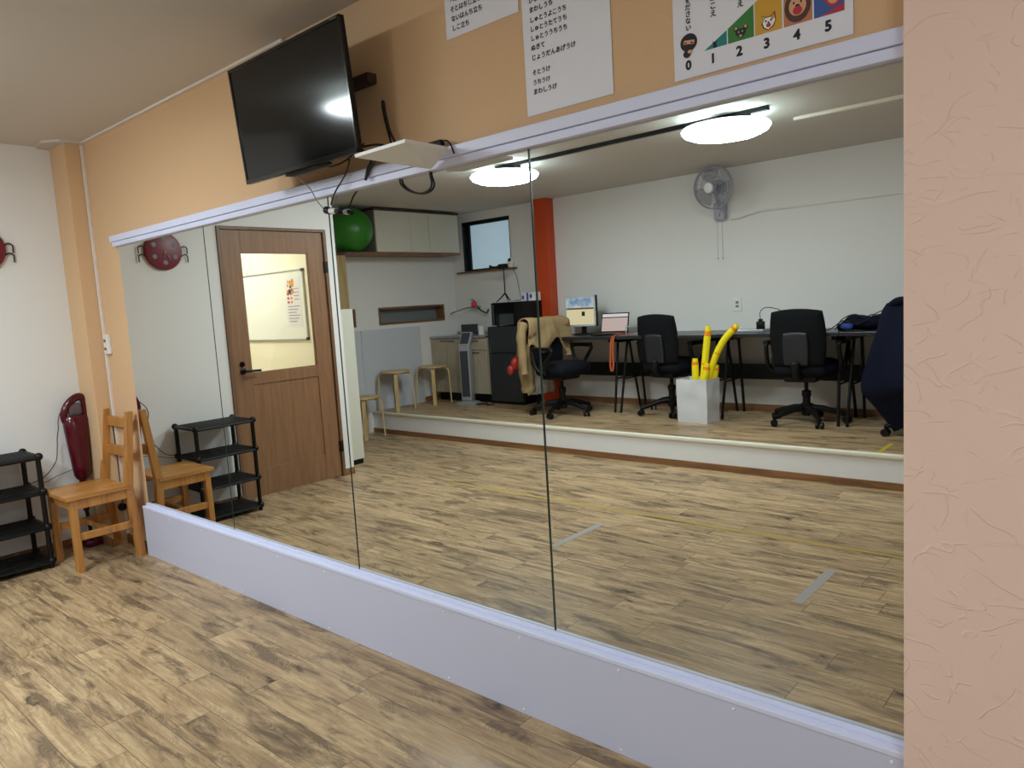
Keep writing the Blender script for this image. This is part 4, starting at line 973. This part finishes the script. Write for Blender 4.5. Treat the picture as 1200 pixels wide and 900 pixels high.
# ------------------------------------------------------------------ office chairs (sitter looks along local +y)
def make_office_chair():
    t = thing('office_chair', '', 'office chair', (0, 0, 0), 0, 'black office chairs on the platform')
    MB().pillow(.50, .47, .15, T(0, .02, .445) @ RX(PI / 2), e=4).build('seat', M['seat_fabric'], t, 60)
    MB().pillow(.43, .47, .075, T(0, -.205, .692) @ RX(.10), k=.5, e=6, n=22, corner=.38).build('backrest', M['black_fabric'], t, 60)
    MB().pillow(.20, .27, .03, T(0, -.240, .615) @ RX(.10), e=9, corner=.3).build('back_shell', M['shell'], t, 60)
    MB().tube(spline([(0, -.06, .395), (0, -.19, .400), (0, -.238, .44), (0, -.242, .52)]), [.035] * 24 + [.02], 10).build('back_support', M['black'], t, 60)
    for sx in (-1, 1):
        ar = MB().tube(spline([(sx * .20, .05, .415), (sx * .265, .05, .42), (sx * .285, .06, .50), (sx * .280, .15, .625), (sx * .280, .10, .650), (sx * .280, -.07, .650), (sx * .280, -.10, .62), (sx * .285, -.06, .48), (sx * .26, .0, .42)]), .017, 8)
        ar.box((sx * .280 - .026, -.11, .645), (sx * .280 + .026, .15, .672), .010)
        ar.build('armrest', M['black'], t, 50)
    MB().cyl((0, 0, .06), (0, 0, .23), .030, 16).cyl((0, 0, .23), (0, 0, .40), .016, 14).lathe([(.03, .215), (.036, .22), (.036, .26), (.03, .265)], (0, 0, 0), 16).build('gas_lift', M['black'], t, 40)
    MB().box((-.13, -.16, .345), (.13, .13, .415), .02).build('tilt_box', M['black'], t)
    hb = MB()
    for k in range(5):
        a = k * 2 * PI / 5 + PI / 2; c, s = math.cos(a), math.sin(a)
        hb.tube([(0, 0, .125), (.12 * c, .12 * s, .118), (.30 * c, .30 * s, .068)], [.030, .025, .018], 10)
    hb.cyl((0, 0, .07), (0, 0, .16), .042, 18).build('star_base', M['black'], t, 45)
    for k in range(5):
        a = k * 2 * PI / 5 + PI / 2; x, y = .298 * math.cos(a), .298 * math.sin(a)
        c = MB()
        tx, ty = -math.sin(a + .6), math.cos(a + .6)
        for q in (-1, 1): c.cyl((x + tx * q * .010 , y + ty * q * .010, .027), (x + tx * q * .027, y + ty * q * .027, .027), .027, 16)
        c.cyl((x, y, .035), (x, y, .075), .010, 10).build('caster', M['black'], t, 40)
    return t
oc = make_office_chair()
chairs = [(0.10, -3.88, -PI / 2 + .10, 'black office chair turned sideways with the beige jacket over its back'),
          (1.06, -4.28, PI + .12, 'black office chair directly left of the white bag of yellow sticks'),
          (2.30, -4.22, PI - .02, 'black office chair pushed up to the charger desk, right of the bag'),
          (3.23, -4.03, PI + .45, 'black office chair almost covered by the navy coat')]
for i, (x, y, a, lab) in enumerate(chairs):
    o = oc if i == 0 else copy_tree(oc); o.location = (x, y, H); o.rotation_euler = (0, 0, a); o['label'] = lab

# beige jacket draped over chair 1
def drape(name, m, parent, w, top, front, back, yoff, thick, seed, hem=.05, nu=26, nv=36, flare=0.0, lowdip=0.0):
    """cloth folded over a ridge along local x: v runs from the front hem (+y side) over the top to the back hem (-y side)"""
    rings = []
    for j in range(nv + 1):
        v = j / nv; row = []
        for i in range(nu + 1):
            u = -1 + 2 * i / nu
            tot = front + back; s = v * tot
            wob = noise.noise(Vector((u * 1.9, v * 3.0, seed))) * .035 + noise.noise(Vector((u * 6, v * 5, seed + 4))) * .016
            if s < front: dd = (front - s); yy = thick; zz = -dd * (1 + hem * math.sin(u * 5 + seed) * (1 if dd > front * .5 else 0))
            else: dd = (s - front); yy = -thick; zz = -dd
            if dd < .06: a = dd / .06; yy *= math.sin(a * PI / 2); zz *= a * .6
            yy += (wob + flare * dd * .5) * (1 if yy > 0 else -1) * min(1, dd * 8)
            ww = w / 2 * (1 + flare * dd) * (1 - .10 * math.exp(-dd * 20))
            x = u * ww + .02 * noise.noise(Vector((v * 4, u, seed)))
            zz -= lowdip * (u * u) * min(1, dd * 6)
            row.append((x, yoff + yy, top + zz + .35 * wob))
        rings.append(row)
    mb = MB(); mb.loft(rings, cap=False, closed=False)
    o = mb.build(name, m, parent, 80)
    md = o.modifiers.new('thickness', 'SOLIDIFY'); md.thickness = .010; md.offset = 0
    return o
jk = thing('jacket', 'beige jacket hung over the back of the sideways office chair', 'jacket', (0.10, -3.88, H), -PI / 2 + .10)
drape('body', M['jacket'], jk, .56, .945, .27, .44, -.21, .075, 3.0, .25, lowdip=.06)
for sx, ln in ((-1, .50), (1, .36)):
    pts = [(sx * .235, -.20, .90), (sx * .275, -.21, .82), (sx * .285, -.20, .70), (sx * .28, -.19, .55)]; pts = [(p[0], p[1] + (-.03 if sx < 0 else .05), .90 - (.90 - p[2]) * ln / .36) for p in pts]
    P = spline(pts, 7); MB().tube(P, [.052 + .003 * math.sin(i * .9) - .014 * i / len(P) for i in range(len(P))], 14).build('sleeve', M['jacket'], jk, 70)
drape('lining', M['pale_cloth'], jk, .36, .55, .01, .36, -.235, .055, 8.0)
# low hem of jacket further down
rg = MB(); P = spline([(-.20, -.285, .70), (-.19, -.30, .50), (-.17, -.295, .30), (-.17, -.29, .22)], 8)
rg.tube(P, [.070 + .004 * math.sin(i * .7) for i in range(len(P))], 14); rg.build('hanging_tail', M['jacket'], jk, 70)
gl = MB().sphere((-.41, -3.80, .72), .055, 18, (.8, .9, 1.2)).sphere((-.45, -3.77, .66), .040, 16, (1, .8, 1.3)).tube(spline([(-.40, -3.80, .77), (-.35, -3.80, .86), (-.25, -3.82, .93)]), .010, 8)
tag(gl.build('sparring_glove', M['red'], None, 60), 'red padded glove hanging beside the beige jacket', 'glove')

# navy coat over chair 4
ct = thing('coat', 'large navy coat draped over the rightmost office chair', 'coat', (3.23, -4.03, H), PI + .45)
mb = MB(); rings = []; n = 40
for j in range(22):
    v = j / 21; z = .93 - v * .80; r = []
    for k in range(n):
        a = 2 * PI * k / n
        ax = .215 + .20 * min(1, v * 1.6) ** .9; ay = .05 + .24 * min(1, v * 1.5) ** .8
        if j == 0: ax *= .90; ay = .03
        if v > .72: ax *= 1 - (v - .72) * 1.9; ay *= 1 - (v - .72) * 1.6
        f = 1 + (.05 + .06 * v) * math.sin(a * 7 + v * 1.3) * min(1, v * 2) + .05 * noise.noise(Vector((math.cos(a) * 2, math.sin(a) * 2, v * 3)))
        cy = -.205 + .14 * min(1, v * 1.2)
        zz = z - (.10 * max(0, math.sin(a * 2.5 + .5)) * v * v) + (0.012 * math.cos(2 * a) if j == 0 else 0)
        r.append((ax * f * math.cos(a), cy + ay * f * math.sin(a), zz))
    rings.append(r)
o0 = MB(); o0.loft(rings, cap=False); tp_ = len(o0.v); o0.f.append(list(range(n))[::-1]); o0.mi.append(0)
o0.build('cloth', M['navy'], ct, 80)
cl = MB().tube(spline([(-.16, -.20, .925), (-.08, -.23, .955), (0, -.235, .96), (.08, -.23, .955), (.16, -.20, .925)]), .028, 10); cl.build('collar', M['navy'], ct, 60)

# ------------------------------------------------------------------ white bag with yellow foam sticks
pb = thing('paper_bag', 'white crinkled bag standing on the platform, filled with yellow sticks', 'bag', (1.47, -4.0, H), .06)
mb = MB(); x0, x1, y0, y1, hh = -.14, .14, -.095, .115, .37; NN = 12; rings = []
def bagring(z, g=1.0):
    r = []; nx, ny = 8, 6
    pts = [(x0 + (x1 - x0) * i / nx, y1) for i in range(nx)] + [(x1, y1 + (y0 - y1) * i / ny) for i in range(ny)] + [(x1 + (x0 - x1) * i / nx, y0) for i in range(nx)] + [(x0, y0 + (y1 - y0) * i / ny) for i in range(ny)]
    for i, (x, y) in enumerate(pts):
        wob = noise.noise(Vector((x * 9, y * 9, z * 8))) * .016 * min(1, z * 8 + .1)
        r.append((x * g + wob, y * g + wob * .7 - (0.0), z))
    return r
outer = [bagring(hh * j / 12, 1 + .04 * j / 12) for j in range(13)]
inner = [[(p[0] * .975, p[1] * .975, p[2]) for p in ring] for ring in outer[::-1]]; inner[-1] = [(p[0], p[1], .004) for p in inner[-1]]
mb.loft(outer + inner, cap=True).build('sack', M['bag_paper'], pb, 25)
sticks = [((1.455, -3.975), (1.465, -3.965), .53, 'short upright yellow foam stick at the left of the bag'), ((1.47, -4.0), (1.585, -3.985), .80, 'tallest upright yellow foam stick in the white bag'),
          ((1.50, -4.03), (1.745, -4.03), .80, 'long curved yellow foam stick leaning out to the right of the bag'), ((1.495, -3.935), (1.59, -3.935), .49, 'stubby yellow foam stick leaning right in front of its neighbours'),
          ((1.52, -4.055), (1.61, -4.06), .47, 'low yellow foam stick at the back right rim of the bag')]
for i, ((xa, ya), (xb, yb), ln, lab) in enumerate(sticks):
    t = thing('foam_stick', lab, 'foam stick', (xa, ya, H + .01), 0, 'yellow foam sticks in the white bag')
    dx, dy = xb - xa, yb - ya
    if i == 2: P = spline([(0, 0, 0), (dx * .22, dy, .33), (dx * .45, dy, .52), (dx * .82, dy, .68), (dx * 1.30, dy, ln)], 7)
    else: P = [Vector((dx * u, dy * u, ln * u)) for u in [k / 20 for k in range(21)]]
    N = len(P); rr = [.029 - (.006 if k < 2 or k > N - 3 else 0) for k in range(N)]
    MB().tube(P, rr, 14).build('foam_tube', M['yellow'], t, 60)
    q = P[-3]; q2 = P[-2]; MB().tube([q, q2], [.0300, .0275], 14).build('end_band', M['orange_tip'], t, 50)
    if i in (1, 2): q = P[int(N * .58)]; q2 = P[int(N * .58) + 1]; dq = (q2 - q).normalized() * .010; MB().tube([q, q + dq], .0303, 14).build('middle_band', M['orange_tip'], t, 50)

# ------------------------------------------------------------------ world, camera, colour
w = bpy.data.worlds.new('World'); S.world = w; w.use_nodes = True
w.node_tree.nodes['Background'].inputs[0].default_value = (0.6, 0.7, 0.8, 1); w.node_tree.nodes['Background'].inputs[1].default_value = 0.3

f0, yaw, pitch, roll, cx, cy, cz = CAMP = (859.79, 0.7228, -0.1111, -0.0604, 4.3913, -1.7142, 1.3367)
fwd = Vector((-math.sin(yaw) * math.cos(pitch), math.cos(yaw) * math.cos(pitch), math.sin(pitch)))
r = fwd.cross(Vector((0, 0, 1))).normalized(); u = r.cross(fwd)
r2 = math.cos(roll) * r + math.sin(roll) * u; u2 = -math.sin(roll) * r + math.cos(roll) * u
cam = bpy.data.cameras.new('camera'); co = bpy.data.objects.new('camera', cam); C.objects.link(co)
mw_ = Matrix((r2, u2, -fwd)).transposed().to_4x4(); mw_.translation = (cx, cy, cz); co.matrix_world = mw_
cam.sensor_width = 36; cam.lens = f0 / 1200 * 36; cam.clip_start = .05
S.camera = co
S.view_settings.view_transform = 'Standard'; S.view_settings.look = 'None'; S.view_settings.gamma = 1
S.view_settings.exposure = 0.90
S.view_settings.use_curve_mapping = False
S.cycles.max_bounces = 12; S.cycles.glossy_bounces = 8; S.cycles.diffuse_bounces = 6; S.cycles.transparent_max_bounces = 12
S.cycles.use_denoising = True
S.cycles.sample_clamp_indirect = 6
